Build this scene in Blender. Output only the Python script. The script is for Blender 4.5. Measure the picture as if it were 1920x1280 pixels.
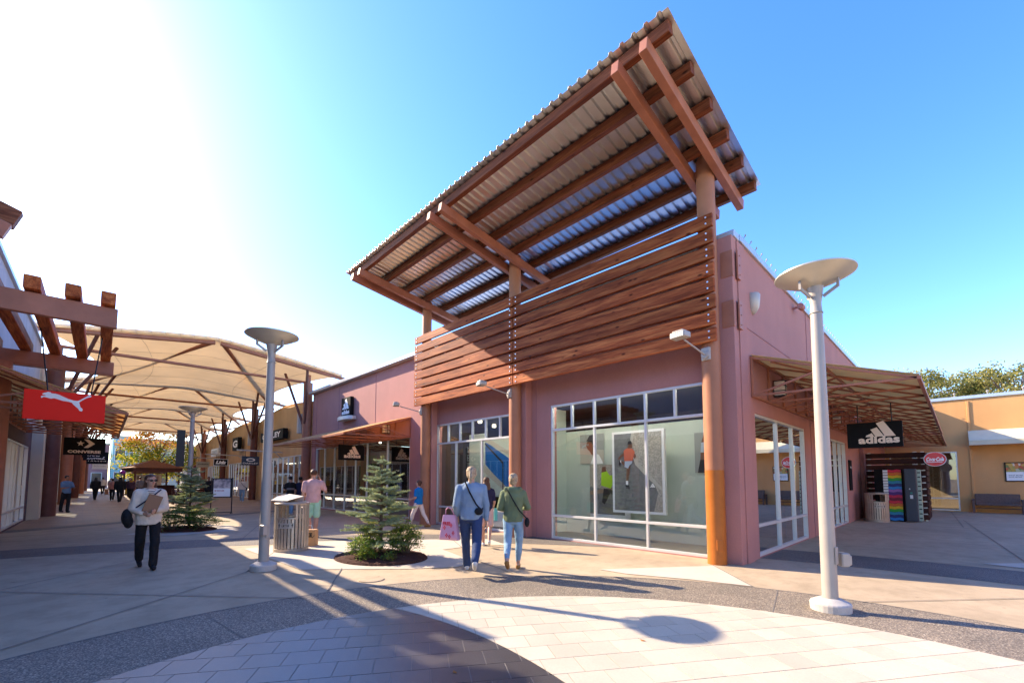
import bpy, math, random
from math import sin, cos, pi, radians, sqrt, atan2, hypot
from mathutils import Vector, Matrix, noise
random.seed(7)
S = bpy.context.scene
COL = S.collection
for o in list(bpy.data.objects): bpy.data.objects.remove(o)

# ---------------------------------------------------------------- camera, sky, sun, exposure
AZ = 45.6            # heading of the camera, degrees from +X
cd = bpy.data.cameras.new('camera'); cam = bpy.data.objects.new('camera', cd); COL.objects.link(cam)
cd.sensor_width = 36; cd.lens = 821 / 1920 * 36; cd.shift_y = 201 / 1920
cd.clip_start = 0.05; cd.clip_end = 3000
cam.location = (0, 0, 1.55); cam.rotation_euler = (radians(90 + 3.97), 0, radians(AZ - 90))
S.camera = cam
SUN_AZ, SUN_EL = 109.0, 31.5
sd = bpy.data.lights.new('sun', 'SUN'); sun = bpy.data.objects.new('sun', sd); COL.objects.link(sun)
sd.energy = 3.6; sd.angle = radians(0.5); sd.color = (1.0, 0.83, 0.61)
sv = Vector((cos(radians(SUN_AZ)) * cos(radians(SUN_EL)), sin(radians(SUN_AZ)) * cos(radians(SUN_EL)), sin(radians(SUN_EL))))
sun.rotation_euler = sv.to_track_quat('Z', 'Y').to_euler()
sun.location = (-6, 20, 30)
W = bpy.data.worlds.new('World'); S.world = W; W.use_nodes = True
wn = W.node_tree.nodes; wl = W.node_tree.links
sky = wn.new('ShaderNodeTexSky'); sky.sky_type = 'NISHITA'; sky.sun_disc = False
sky.sun_elevation = radians(SUN_EL); sky.sun_rotation = radians(90 - SUN_AZ)
sky.altitude = 0; sky.air_density = 1.0; sky.dust_density = 0.4; sky.ozone_density = 3.0
hs = wn.new('ShaderNodeHueSaturation'); hs.inputs['Saturation'].default_value = 1.27; hs.inputs['Hue'].default_value = 0.514
wl.new(sky.outputs[0], hs.inputs['Color']); wl.new(hs.outputs[0], wn['Background'].inputs[0]); wn['Background'].inputs[1].default_value = 0.15
S.view_settings.view_transform = 'Standard'; S.view_settings.look = 'None'
S.view_settings.gamma = 1; S.view_settings.use_curve_mapping = False
S.view_settings.exposure = 1.9
S.render.engine = 'CYCLES'
S.cycles.max_bounces = 8; S.cycles.transparent_max_bounces = 12

# ---------------------------------------------------------------- helpers: mesh building
def chain(o):
    m = Matrix.Identity(4)
    while o: m = o.matrix_basis @ m; o = o.parent
    return m

class MB:
    """collects shapes in world coordinates and links them as ONE mesh object"""
    def __init__(s): s.v = []; s.f = []; s.mi = []; s.m = 0
    def add(s, vs, fs):
        n = len(s.v); s.v += [tuple(v) for v in vs]; s.f += [tuple(i + n for i in f) for f in fs]; s.mi += [s.m] * len(fs); return s
    def obox(s, c, h, rz=0):
        ca, sa = cos(rz), sin(rz); vs = []
        for k in range(8):
            x = h[0] * (1 if k & 1 else -1); y = h[1] * (1 if k & 2 else -1); z = h[2] * (1 if k & 4 else -1)
            vs.append((c[0] + x * ca - y * sa, c[1] + x * sa + y * ca, c[2] + z))
        return s.add(vs, [(0, 2, 3, 1), (4, 5, 7, 6), (0, 1, 5, 4), (2, 6, 7, 3), (0, 4, 6, 2), (1, 3, 7, 5)])
    def box(s, x0, x1, y0, y1, z0, z1):
        return s.obox(((x0 + x1) / 2, (y0 + y1) / 2, (z0 + z1) / 2), (abs(x1 - x0) / 2, abs(y1 - y0) / 2, abs(z1 - z0) / 2))
    def bar(s, p, q, w, h, up=(0, 0, 1)):
        p = Vector(p); q = Vector(q); d = (q - p).normalized(); u = Vector(up)
        r = d.cross(u)
        if r.length < 1e-4: r = d.cross(Vector((1, 0, 0)))
        r.normalize(); u = r.cross(d).normalized(); vs = []
        for e in (p, q):
            for a, b in ((-1, -1), (1, -1), (1, 1), (-1, 1)): vs.append(e + r * a * w / 2 + u * b * h / 2)
        return s.add(vs, [(3, 2, 1, 0), (4, 5, 6, 7), (0, 1, 5, 4), (1, 2, 6, 5), (2, 3, 7, 6), (3, 0, 4, 7)])
    def tube(s, p, q, r1, r2=None, n=12, caps=True):
        r2 = r1 if r2 is None else r2
        p = Vector(p); q = Vector(q); d = (q - p).normalized()
        a = d.orthogonal().normalized(); b = d.cross(a); vs = []
        for e, r in ((p, r1), (q, r2)):
            for k in range(n): t = 2 * pi * k / n; vs.append(e + (a * cos(t) + b * sin(t)) * r)
        fs = [(k, (k + 1) % n, n + (k + 1) % n, n + k) for k in range(n)]
        if caps: fs += [tuple(range(n - 1, -1, -1)), tuple(range(n, 2 * n))]
        return s.add(vs, fs)
    def path(s, pts, r, n=8):
        for a, b in zip(pts, pts[1:]): s.tube(a, b, r, r, n)
        return s
    def lathe(s, prof, c=(0, 0, 0), n=32, sx=1, sy=1, close=True):
        vs = []; fs = []
        for r, z in prof:
            for k in range(n): t = 2 * pi * k / n; vs.append((c[0] + r * cos(t) * sx, c[1] + r * sin(t) * sy, c[2] + z))
        for j in range(len(prof) - 1):
            for k in range(n): a = j * n + k; b = j * n + (k + 1) % n; fs.append((a, b, b + n, a + n))
        if close: fs += [tuple(range(n - 1, -1, -1)), tuple(range((len(prof) - 1) * n, len(prof) * n))]
        return s.add(vs, fs)
    def prism(s, poly, z0, z1):
        n = len(poly); a = sum(poly[i][0] * poly[(i + 1) % n][1] - poly[(i + 1) % n][0] * poly[i][1] for i in range(n))
        if a < 0: poly = poly[::-1]
        vs = [(x, y, z0) for x, y in poly] + [(x, y, z1) for x, y in poly]
        return s.add(vs, [tuple(range(n - 1, -1, -1)), tuple(range(n, 2 * n))] + [(k, (k + 1) % n, n + (k + 1) % n, n + k) for k in range(n)])
    def frameprism(s, poly, O, R, U, d0, d1):
        """polygon in the plane (R,U) at O extruded along the normal from d0 to d1"""
        O = Vector(O); R = Vector(R); U = Vector(U); N = R.cross(U); n = len(poly)
        a = sum(poly[i][0] * poly[(i + 1) % n][1] - poly[(i + 1) % n][0] * poly[i][1] for i in range(n))
        if a < 0: poly = poly[::-1]
        vs = [O + R * x + U * y + N * d0 for x, y in poly] + [O + R * x + U * y + N * d1 for x, y in poly]
        return s.add(vs, [tuple(range(n - 1, -1, -1)), tuple(range(n, 2 * n))] + [(k, (k + 1) % n, n + (k + 1) % n, n + k) for k in range(n)])
    def ell(s, c, r, n=14, m=9, rot=None):
        vs = []; fs = []; c = Vector(c)
        for j in range(m + 1):
            ph = pi * j / m
            for k in range(n):
                t = 2 * pi * k / n; p = Vector((r[0] * sin(ph) * cos(t), r[1] * sin(ph) * sin(t), -r[2] * cos(ph)))
                if rot: p = rot @ p
                vs.append(c + p)
        for j in range(m):
            for k in range(n): a = j * n + k; b = j * n + (k + 1) % n; fs.append((a, b, b + n, a + n))
        return s.add(vs, fs)
    def cap(s, p, q, r1, r2, n=12):
        """tapered capsule"""
        p = Vector(p); q = Vector(q); d = q - p
        if d.length < 1e-6: return s.ell(p, (r1, r1, r1))
        d.normalize(); a = d.orthogonal().normalized(); b = d.cross(a); rings = []
        for k in range(1, 4): t = pi / 2 * k / 3; rings.append((p - d * r1 * cos(t), r1 * sin(t)))
        for k in range(3): t = pi / 2 * k / 3; rings.append((q + d * r2 * sin(t), r2 * cos(t)))
        return s.rings([(c, a * r, b * r) for c, r in rings], p - d * r1, q + d * r2, n)
    def rings(s, R, bot=None, top=None, n=14):
        vs = []; fs = []
        for c, a, b in R:
            for k in range(n): t = 2 * pi * k / n; vs.append(Vector(c) + Vector(a) * cos(t) + Vector(b) * sin(t))
        for j in range(len(R) - 1):
            for k in range(n): x = j * n + k; y = j * n + (k + 1) % n; fs.append((x, y, y + n, x + n))
        m = len(vs); vs.append(Vector(bot) if bot is not None else Vector(R[0][0])); vs.append(Vector(top) if top is not None else Vector(R[-1][0]))
        L = (len(R) - 1) * n
        for k in range(n): fs.append((m, (k + 1) % n, k)); fs.append((m + 1, L + k, L + (k + 1) % n))
        return s.add(vs, fs)
    def loft(s, lv, n=18):
        """levels (z, rx, ry, cx, cy): a closed body"""
        return s.rings([((l[3], l[4], l[0]), (l[1], 0, 0), (0, l[2], 0)) for l in lv], n=n)
    def mesh(s, name, inv=None):
        me = bpy.data.meshes.new(name)
        vs = [inv @ Vector(v) for v in s.v] if inv is not None else s.v
        me.from_pydata([tuple(v) for v in vs], [], s.f); return me
    def build(s, name, mat, parent=None, origin=None, smooth=False, bevel=0, kind=None, label=None, seg=1):
        inv = None
        if parent: inv = chain(parent).inverted()
        elif origin: inv = Matrix.Translation(Vector(origin)).inverted()
        me = s.mesh(name, inv)
        for m in (mat if isinstance(mat, (list, tuple)) else [mat]): me.materials.append(m)
        if max(s.mi, default=0): me.polygons.foreach_set('material_index', s.mi)
        if smooth:
            me.polygons.foreach_set('use_smooth', [True] * len(me.polygons))
            if smooth != True: me.set_sharp_from_angle(angle=radians(smooth))
        o = bpy.data.objects.new(name, me); COL.objects.link(o)
        if parent: o.parent = parent
        elif origin: o.location = origin
        if bevel:
            b = o.modifiers.new('bevel', 'BEVEL'); b.width = bevel; b.segments = seg; b.limit_method = 'ANGLE'; b.angle_limit = radians(40)
        if kind: o['kind'] = kind
        if label: o['label'] = label
        return o

def tag(o, label, cat, group=None):
    o['label'] = label; o['category'] = cat
    if group: o['group'] = group
    return o
def thing(name, label, cat, loc=(0, 0, 0), rz=0, group=None):
    o = bpy.data.objects.new(name, None); COL.objects.link(o); o.location = loc; o.rotation_euler = (0, 0, rz); o.empty_display_size = .3
    return tag(o, label, cat, group)
KIDS = {}
def copy_tree(o, parent=None):
    c = o.copy(); COL.objects.link(c)
    if parent: c.parent = parent
    for ch in list(o.children): copy_tree(ch, c)
    return c
def dup(o, loc, rz, label, s=None):
    c = copy_tree(o); c.location = loc; c.rotation_euler = (0, 0, rz); c['label'] = label
    if s: c.scale = (s, s, s)
    return c

# ---------------------------------------------------------------- helpers: materials
def nt(name):
    m = bpy.data.materials.new(name); m.use_nodes = True; return m, m.node_tree.nodes, m.node_tree.links, m.node_tree.nodes['Principled BSDF']
def node(ns, t, **kw):
    n = ns.new(t)
    for k, v in kw.items():
        if k in n.inputs: n.inputs[k].default_value = v
        else: setattr(n, k, v)
    return n
def mixc(ns, ls, fac, a, b, mode='MIX'):
    m = ns.new('ShaderNodeMix'); m.data_type = 'RGBA'; m.blend_type = mode
    for i, v in ((0, fac), (6, a), (7, b)):
        if hasattr(v, 'is_output'): ls.new(v, m.inputs[i])
        else: m.inputs[i].default_value = v if i == 0 else (*v, 1) if len(v) == 3 else v
    return m.outputs[2]
def ramp(ns, ls, fac, stops):
    r = ns.new('ShaderNodeValToRGB'); ls.new(fac, r.inputs[0]); e = r.color_ramp.elements
    while len(e) < len(stops): e.new(.5)
    for k, (p, c) in enumerate(stops): e[k].position = p; e[k].color = (*c, 1) if len(c) == 3 else c
    return r.outputs[0]
def mat(name, col, rough=.7, metal=0, var=.12, scale=2.5, bump=0, bscale=40, spec=.22, rnd=0, col2=None, streak=0, fine=0, transl=0, sub=0):
    m, ns, ls, b = nt(name)
    tc = ns.new('ShaderNodeTexCoord')
    mp = ns.new('ShaderNodeMapping'); ls.new(tc.outputs['Object'], mp.inputs[0])
    n1 = node(ns, 'ShaderNodeTexNoise', Scale=scale, Detail=6, Roughness=.6); ls.new(mp.outputs[0], n1.inputs[0])
    if rnd:
        oi = ns.new('ShaderNodeObjectInfo'); vm = node(ns, 'ShaderNodeVectorMath', operation='SCALE'); vm.inputs[0].default_value = (37, 17, 23)
        ls.new(oi.outputs['Random'], vm.inputs['Scale']); ls.new(vm.outputs[0], mp.inputs['Location'])
    c2 = col2 or tuple(min(1, c * (1 + var)) for c in col); c1 = tuple(c * (1 - var) for c in col)
    out = ramp(ns, ls, n1.outputs['Fac'], [(.35, c1), (.65, c2)])
    if fine:
        n2 = node(ns, 'ShaderNodeTexNoise', Scale=scale * 40, Detail=2); ls.new(mp.outputs[0], n2.inputs[0])
        f = ramp(ns, ls, n2.outputs['Fac'], [(.3, (1 - fine,) * 3), (.7, (1 + fine * .6,) * 3)])
        out = mixc(ns, ls, 1.0, out, f, 'MULTIPLY')
    if streak:
        mp2 = ns.new('ShaderNodeMapping'); mp2.inputs['Scale'].default_value = (1.6, 1.6, .3); ls.new(tc.outputs['Object'], mp2.inputs[0])
        n3 = node(ns, 'ShaderNodeTexNoise', Scale=1.0, Detail=6); ls.new(mp2.outputs[0], n3.inputs[0])
        f = ramp(ns, ls, n3.outputs['Fac'], [(.42, (1 - streak,) * 3), (.6, (1, 1, 1))])
        out = mixc(ns, ls, 1.0, out, f, 'MULTIPLY')
    if rnd:
        f = ramp(ns, ls, oi.outputs['Random'], [(0, (1 - rnd,) * 3), (1, (1 + rnd * .5,) * 3)])
        out = mixc(ns, ls, 1.0, out, f, 'MULTIPLY')
    ls.new(out, b.inputs['Base Color'])
    b.inputs['Metallic'].default_value = metal; b.inputs['Specular IOR Level'].default_value = spec
    rr = node(ns, 'ShaderNodeMapRange'); ls.new(n1.outputs['Fac'], rr.inputs[0]); rr.inputs[3].default_value = max(.05, rough - .08); rr.inputs[4].default_value = min(1, rough + .08)
    ls.new(rr.outputs[0], b.inputs['Roughness'])
    if bump:
        nb = node(ns, 'ShaderNodeTexNoise', Scale=bscale, Detail=4); ls.new(mp.outputs[0], nb.inputs[0])
        bp = node(ns, 'ShaderNodeBump', Strength=bump, Distance=.02); ls.new(nb.outputs['Fac'], bp.inputs['Height']); ls.new(bp.outputs[0], b.inputs['Normal'])
    if transl:
        t = ns.new('ShaderNodeBsdfTranslucent'); ls.new(out, t.inputs[0]); mx = ns.new('ShaderNodeMixShader'); mx.inputs[0].default_value = transl
        ls.new(b.outputs[0], mx.inputs[1]); ls.new(t.outputs[0], mx.inputs[2]); ls.new(mx.outputs[0], ns['Material Output'].inputs[0])
    return m
def wood(name, dark, mid, light, axis, rough=.6, rnd=.32, knots=True):
    """stained timber, grain along the given axis (0 x, 1 y, 2 z)"""
    m, ns, ls, b = nt(name)
    tc = ns.new('ShaderNodeTexCoord'); mp = ns.new('ShaderNodeMapping'); ls.new(tc.outputs['Object'], mp.inputs[0])
    sc = [9, 9, 9]; sc[axis] = .7; mp.inputs['Scale'].default_value = sc
    oi = ns.new('ShaderNodeObjectInfo'); vm = node(ns, 'ShaderNodeVectorMath', operation='SCALE'); vm.inputs[0].default_value = (31, 47, 53)
    ls.new(oi.outputs['Random'], vm.inputs['Scale']); ls.new(vm.outputs[0], mp.inputs['Location'])
    n1 = node(ns, 'ShaderNodeTexNoise', Scale=1.0, Detail=8, Roughness=.65, Distortion=.6); ls.new(mp.outputs[0], n1.inputs[0])
    c = ramp(ns, ls, n1.outputs['Fac'], [(.28, dark), (.48, mid), (.72, light)])
    mp2 = ns.new('ShaderNodeMapping'); sc = [60, 60, 60]; sc[axis] = 2.2; mp2.inputs['Scale'].default_value = sc; ls.new(tc.outputs['Object'], mp2.inputs[0])
    n2 = node(ns, 'ShaderNodeTexNoise', Scale=1.0, Detail=3); ls.new(mp2.outputs[0], n2.inputs[0])
    c = mixc(ns, ls, 1.0, c, ramp(ns, ls, n2.outputs['Fac'], [(.36, (.72, .7, .68)), (.6, (1.1, 1.1, 1.1))]), 'MULTIPLY')
    if knots:
        mp3 = ns.new('ShaderNodeMapping'); sc = [5.5, 5.5, 5.5]; sc[axis] = 2.2; mp3.inputs['Scale'].default_value = sc; ls.new(tc.outputs['Object'], mp3.inputs[0])
        ls.new(vm.outputs[0], mp3.inputs['Location'])
        v = node(ns, 'ShaderNodeTexVoronoi', Scale=1.0); ls.new(mp3.outputs[0], v.inputs[0])
        c = mixc(ns, ls, 1.0, c, ramp(ns, ls, v.outputs['Distance'], [(.06, (.22, .18, .16)), (.15, (1, 1, 1))]), 'MULTIPLY')
    c = mixc(ns, ls, 1.0, c, ramp(ns, ls, oi.outputs['Random'], [(0, (1 - rnd,) * 3), (1, (1 + rnd * .6,) * 3)]), 'MULTIPLY')
    ls.new(c, b.inputs['Base Color']); b.inputs['Roughness'].default_value = rough; b.inputs['Specular IOR Level'].default_value = .12
    bp = node(ns, 'ShaderNodeBump', Strength=.35, Distance=.01); ls.new(n2.outputs['Fac'], bp.inputs['Height']); ls.new(bp.outputs[0], b.inputs['Normal'])
    return m
def concrete(name, base, var=.12, speck=.14, stains=.2, bump=.15, rough=.85):
    m, ns, ls, b = nt(name)
    tc = ns.new('ShaderNodeTexCoord')
    def N(sc, d=5, r=.6): n = node(ns, 'ShaderNodeTexNoise', Scale=sc, Detail=d, Roughness=r); ls.new(tc.outputs['Object'], n.inputs[0]); return n.outputs['Fac']
    c = ramp(ns, ls, N(.35), [(.35, tuple(x * (1 - var) for x in base)), (.65, tuple(x * (1 + var) for x in base))])
    c = mixc(ns, ls, 1.0, c, ramp(ns, ls, N(140, 2, .8), [(.3, (1 - speck,) * 3), (.7, (1 + speck,) * 3)]), 'MULTIPLY')
    c = mixc(ns, ls, 1.0, c, ramp(ns, ls, N(2.3, 8, .7), [(.36, (1 - stains, 1 - stains, 1 - stains * 1.1)), (.56, (1, 1, 1))]), 'MULTIPLY')
    c = mixc(ns, ls, 1.0, c, ramp(ns, ls, N(5.5, 3, .5), [(.245, (.68, .66, .64)), (.29, (1, 1, 1))]), 'MULTIPLY')
    vo = node(ns, 'ShaderNodeTexVoronoi', Scale=2.6); ls.new(tc.outputs['Object'], vo.inputs[0])   # gum spots and drips
    c = mixc(ns, ls, 1.0, c, ramp(ns, ls, vo.outputs['Distance'], [(.035, (.62, .60, .58)), (.055, (1, 1, 1))]), 'MULTIPLY')
    ls.new(c, b.inputs['Base Color']); b.inputs['Roughness'].default_value = rough
    bp = node(ns, 'ShaderNodeBump', Strength=bump, Distance=.004); ls.new(N(90, 4), bp.inputs['Height']); ls.new(bp.outputs[0], b.inputs['Normal'])
    return m
def aggregate(name, cols, scale=70):
    m, ns, ls, b = nt(name)
    tc = ns.new('ShaderNodeTexCoord'); v = node(ns, 'ShaderNodeTexVoronoi', Scale=scale); ls.new(tc.outputs['Object'], v.inputs[0])
    sx = ns.new('ShaderNodeSeparateColor'); ls.new(v.outputs['Color'], sx.inputs[0])
    c = ramp(ns, ls, sx.outputs[0], [(k / (len(cols) - 1), cc) for k, cc in enumerate(cols)])
    c = mixc(ns, ls, 1.0, c, ramp(ns, ls, v.outputs['Distance'], [(.25, (1, 1, 1)), (.7, (.45, .43, .42))]), 'MULTIPLY')
    n = node(ns, 'ShaderNodeTexNoise', Scale=.8, Detail=5); ls.new(tc.outputs['Object'], n.inputs[0])
    c = mixc(ns, ls, 1.0, c, ramp(ns, ls, n.outputs['Fac'], [(.35, (.82, .82, .82)), (.65, (1.12, 1.1, 1.08))]), 'MULTIPLY')
    ls.new(c, b.inputs['Base Color']); b.inputs['Roughness'].default_value = .75
    bp = node(ns, 'ShaderNodeBump', Strength=.5, Distance=.004); bp.invert = True; ls.new(v.outputs['Distance'], bp.inputs['Height']); ls.new(bp.outputs[0], b.inputs['Normal'])
    return m
def glass(name, tint=(.93, .96, .94), ior=1.5, boost=3.2):
    m, ns, ls, b = nt(name); ns.remove(b)
    t = node(ns, 'ShaderNodeBsdfTransparent'); t.inputs[0].default_value = (*tint, 1)
    g = node(ns, 'ShaderNodeBsdfGlossy', Roughness=.015); g.inputs[0].default_value = (.95, .97, 1, 1)
    f = node(ns, 'ShaderNodeFresnel', IOR=ior); k = node(ns, 'ShaderNodeMath', operation='MULTIPLY', use_clamp=True); k.inputs[1].default_value = boost
    tc = ns.new('ShaderNodeTexCoord'); nz = node(ns, 'ShaderNodeTexNoise', Scale=.5, Detail=1); ls.new(tc.outputs['Object'], nz.inputs[0])
    bp = node(ns, 'ShaderNodeBump', Strength=.06, Distance=.05); ls.new(nz.outputs['Fac'], bp.inputs['Height']); ls.new(bp.outputs[0], g.inputs['Normal'])
    ls.new(f.outputs[0], k.inputs[0]); mx = ns.new('ShaderNodeMixShader')
    ge = ns.new('ShaderNodeNewGeometry'); fr = node(ns, 'ShaderNodeMath', operation='SUBTRACT'); fr.inputs[0].default_value = 1; ls.new(ge.outputs['Backfacing'], fr.inputs[1])
    k2 = node(ns, 'ShaderNodeMath', operation='MULTIPLY'); ls.new(k.outputs[0], k2.inputs[0]); ls.new(fr.outputs[0], k2.inputs[1]); ls.new(k2.outputs[0], mx.inputs[0]); ls.new(t.outputs[0], mx.inputs[1]); ls.new(g.outputs[0], mx.inputs[2])
    ls.new(mx.outputs[0], ns['Material Output'].inputs[0]); return m
def flat(name, col, rough=.5, metal=0, spec=.5, emit=0):
    m, ns, ls, b = nt(name); b.inputs['Base Color'].default_value = (*col, 1); b.inputs['Roughness'].default_value = rough
    b.inputs['Metallic'].default_value = metal; b.inputs['Specular IOR Level'].default_value = spec
    if emit: b.inputs['Emission Color'].default_value = (*col, 1); b.inputs['Emission Strength'].default_value = emit
    return m

m_conc = concrete('plaza concrete', (.40, .305, .20))
m_pale = concrete('pale concrete', (.49, .42, .335), var=.06, speck=.05, stains=.08)
m_brickpave = None
m_agg = aggregate('exposed aggregate', [(.15, .125, .10), (.27, .22, .165), (.36, .29, .21), (.17, .145, .115), (.55, .46, .34)], 75)
m_agg2 = aggregate('dark aggregate', [(.11, .095, .085), (.17, .15, .13), (.24, .205, .17), (.13, .115, .10), (.34, .29, .24)], 85)
m_tilew = mat('white stone tile', (.50, .435, .34), .55, var=.06, scale=1.2, bump=.1, bscale=120, rnd=.06, fine=.05)
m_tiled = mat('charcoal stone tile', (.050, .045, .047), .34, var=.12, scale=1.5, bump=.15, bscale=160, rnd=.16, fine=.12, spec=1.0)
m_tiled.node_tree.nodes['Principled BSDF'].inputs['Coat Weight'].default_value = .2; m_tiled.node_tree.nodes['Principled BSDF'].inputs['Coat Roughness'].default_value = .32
m_joint = flat('joint filler', (.16, .14, .12), .9)
m_groutw = flat('tile grout', (.30, .26, .21), .9)
m_groutd = flat('light grout', (.34, .32, .30), .9)
m_pink = mat('mauve stucco', (.44, .205, .175), .85, var=.05, scale=.9, bump=.25, bscale=160, streak=.05, fine=.04)
m_pinkd = mat('plum stucco', (.38, .18, .175), .85, var=.05, scale=.9, bump=.25, bscale=160, streak=.06)
m_tan = mat('tan stucco', (.58, .37, .18), .85, var=.06, scale=.8, bump=.25, bscale=150, streak=.05, fine=.03)
m_tan2 = mat('orange tan stucco', (.62, .33, .13), .85, var=.05, scale=.8, bump=.2, bscale=150, streak=.05, fine=.03)
m_plumdark = mat('dark plum stucco', (.13, .085, .085), .85, var=.06, bump=.2, bscale=150)
m_lilac = mat('pale lilac stucco', (.50, .45, .47), .85, var=.05, scale=1.2, bump=.2, bscale=150, streak=.1)
m_cream = mat('cream stucco', (.60, .50, .36), .85, var=.06, scale=1.1, bump=.2, bscale=150)
m_steel = mat('red oxide painted steel', (.40, .155, .09), .45, var=.1, scale=3, bump=.08, bscale=60, streak=.12)
m_steeld = mat('brown painted steel', (.14, .05, .035), .5, var=.15, scale=3, bump=.08, bscale=60)
m_colpaint = mat('terracotta column paint', (.40, .17, .09), .5, var=.08, scale=2, bump=.05, streak=.1)
m_colnew = mat('orange touched-up paint', (.42, .13, .025), .35, var=.1, scale=3, bump=.05, streak=.1)
m_wy = wood('stained timber y', (.12, .022, .008), (.36, .085, .024), (.60, .20, .06), 1)
m_wpur = wood('weathered purlin timber', (.06, .017, .008), (.17, .05, .02), (.27, .09, .04), 1)
m_wx = wood('stained timber x', (.10, .028, .012), (.22, .07, .03), (.34, .13, .06), 0)
m_galv = mat('galvanised sheet', (.70, .72, .72), .34, 1, var=.05, scale=2.2, bump=.05, bscale=20)
m_alu = mat('silver window frame', (.62, .62, .60), .38, .35, var=.04, scale=2)
m_aluc = mat('coping metal', (.50, .54, .58), .35, .5, var=.05)
m_glass = glass('shop window glass')
m_glassd = glass('shaded shop glass', (.80, .84, .82), 1.6, 2.6)
m_lamp = mat('warm grey lamp paint', (.44, .39, .34), .42, .2, var=.06, scale=2, streak=.06)
m_lampw = mat('cream lamp paint', (.40, .355, .31), .45, .1, var=.06, scale=2, streak=.06)
m_dish = mat('dish reflector', (.62, .57, .47), .35, .45, var=.06)
m_cbase = concrete('lamp base concrete', (.46, .42, .38), stains=.15)
m_fab = mat('tan awning fabric', (.85, .60, .32), .85, var=.06, scale=1.5, transl=.62, bump=.05)
m_fabc = mat('cream canopy membrane', (.84, .71, .52), .8, var=.05, scale=.6, transl=.5, bump=.03, bscale=5)
m_fabp = mat('pale awning fabric', (.74, .69, .50), .85, var=.05, transl=.3)
m_black = mat('black sign paint', (.010, .010, .011), .6, var=.1, spec=.08)
m_signw = flat('cream lettering', (.80, .66, .52), .6)
m_white = flat('white lettering', (.85, .84, .82), .6)
m_red = flat('red sign face', (.88, .03, .018), .6, spec=.1)
m_darkmetal = mat('dark metal', (.03, .03, .033), .45, .3, var=.1)
m_bin = mat('bronze grey bin slats', (.46, .39, .32), .38, .5, var=.1, scale=4)
m_interior = mat('display room paint', (.54, .61, .53), .8, var=.06, scale=.8)
m_addglow = flat('added display glow', (1, .95, .84), .5, emit=11)  # emission for the added strips, not a known shop fixture
m_intdark = flat('dark shop interior', (.05, .045, .04), .8)
m_intwarm = flat('warm shop interior', (.32, .22, .14), .8)
m_floorin = flat('shop floor', (.20, .18, .16), .4)
m_shoplamp = flat('lit shop lamp', (1, .86, .66), .5, emit=2.2)
m_mulch = mat('bark mulch', (.085, .032, .022), .95, var=.5, scale=60, bump=.6, bscale=90, rnd=.3)
m_bark = mat('bark', (.13, .09, .065), .9, var=.3, scale=14, bump=.5, bscale=40)
def leafm(name, col, tr=.3, var=.35):
    m = mat(name, col, .6, var=var, scale=9, transl=tr, spec=.3); return m
m_needle = leafm('blue spruce needles', (.27, .34, .20), .3)
m_needle2 = leafm('green spruce needles', (.44, .42, .13), .3)
m_shrub = leafm('glossy shrub leaf', (.10, .19, .03), .35)
m_shruby = leafm('yellow green shrub leaf', (.30, .36, .04), .4)
m_lgreen = leafm('green maple leaf', (.12, .20, .02), .45)
m_lyel = leafm('yellow maple leaf', (.50, .42, .03), .45)
m_lor = leafm('orange maple leaf', (.55, .22, .05), .45)
m_oak = leafm('olive tree leaf', (.15, .17, .04), .45)
m_oak2 = leafm('yellowish tree leaf', (.32, .28, .08), .45)

# ---------------------------------------------------------------- helpers: text, marks
WS = bpy.data.scenes.new('workbench')      # scratch scene for turning curves and modifier stacks into meshes
def baked(o):
    WS.collection.objects.link(o); vl = WS.view_layers[0]; vl.update(); dg = vl.depsgraph
    me = bpy.data.meshes.new_from_object(o.evaluated_get(dg)); bpy.data.objects.remove(o); return me
_tx = {}
def text2d(body, bold=0.0, shear=0):
    key = (body, bold, shear)
    if key in _tx: return _tx[key]
    cu = bpy.data.curves.new('lettering', 'FONT'); cu.body = body; cu.size = 1; cu.offset = bold; cu.shear = shear; cu.resolution_u = 3; cu.space_character = 1.05
    o = bpy.data.objects.new('lettering', cu); me = baked(o)
    vs = [(v.co.x, v.co.y) for v in me.vertices]; fs = [tuple(p.vertices) for p in me.polygons]
    bpy.data.curves.remove(cu); bpy.data.meshes.remove(me)
    xs = [v[0] for v in vs]; ys = [v[1] for v in vs]; x0, x1, y0, y1 = min(xs), max(xs), min(ys), max(ys)
    vs = [((x - x0) / (x1 - x0), (y - y0) / (y1 - y0)) for x, y in vs]
    _tx[key] = (vs, fs); return vs, fs
def letter(mb, body, O, R, U, w, h, d=.004, bold=.02, shear=0):
    """lettering fitted to a w x h box with its lower left corner at O"""
    vs, fs = text2d(body, bold, shear); O = Vector(O); R = Vector(R); U = Vector(U); N = R.cross(U)
    return mb.add([O + R * x * w + U * y * h + N * d for x, y in vs], fs)
def three_bars(mb, O, R, U, w, d=.004):
    """three slanting bars rising to the right"""
    for poly in ([(0, 0), (.29, 0), (.21, .24), (.02, .10)], [(.33, 0), (.61, 0), (.38, .60), (.17, .47)], [(.64, 0), (.98, 0), (.60, 1.0), (.36, .86)]):
        mb.frameprism([(x * w, y * w * .66) for x, y in poly], O, R, U, d, d + .004)
CAT = [(365, 330), (372, 345), (392, 330), (420, 340), (455, 352), (480, 345), (505, 355), (560, 378), (610, 388), (640, 400), (655, 425), (680, 455), (702, 480), (712, 505), (735, 515), (744, 495), (738, 475), (722, 458), (714, 425), (706, 395), (722, 378), (752, 350), (785, 328), (812, 318), (818, 302), (802, 297), (775, 308), (745, 335), (715, 362), (690, 375), (655, 370), (610, 352), (560, 322), (525, 300), (490, 285), (455, 282), (445, 268), (425, 262), (412, 270), (390, 278), (375, 292), (382, 300), (400, 306), (410, 314), (385, 316), (368, 320)]

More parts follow.
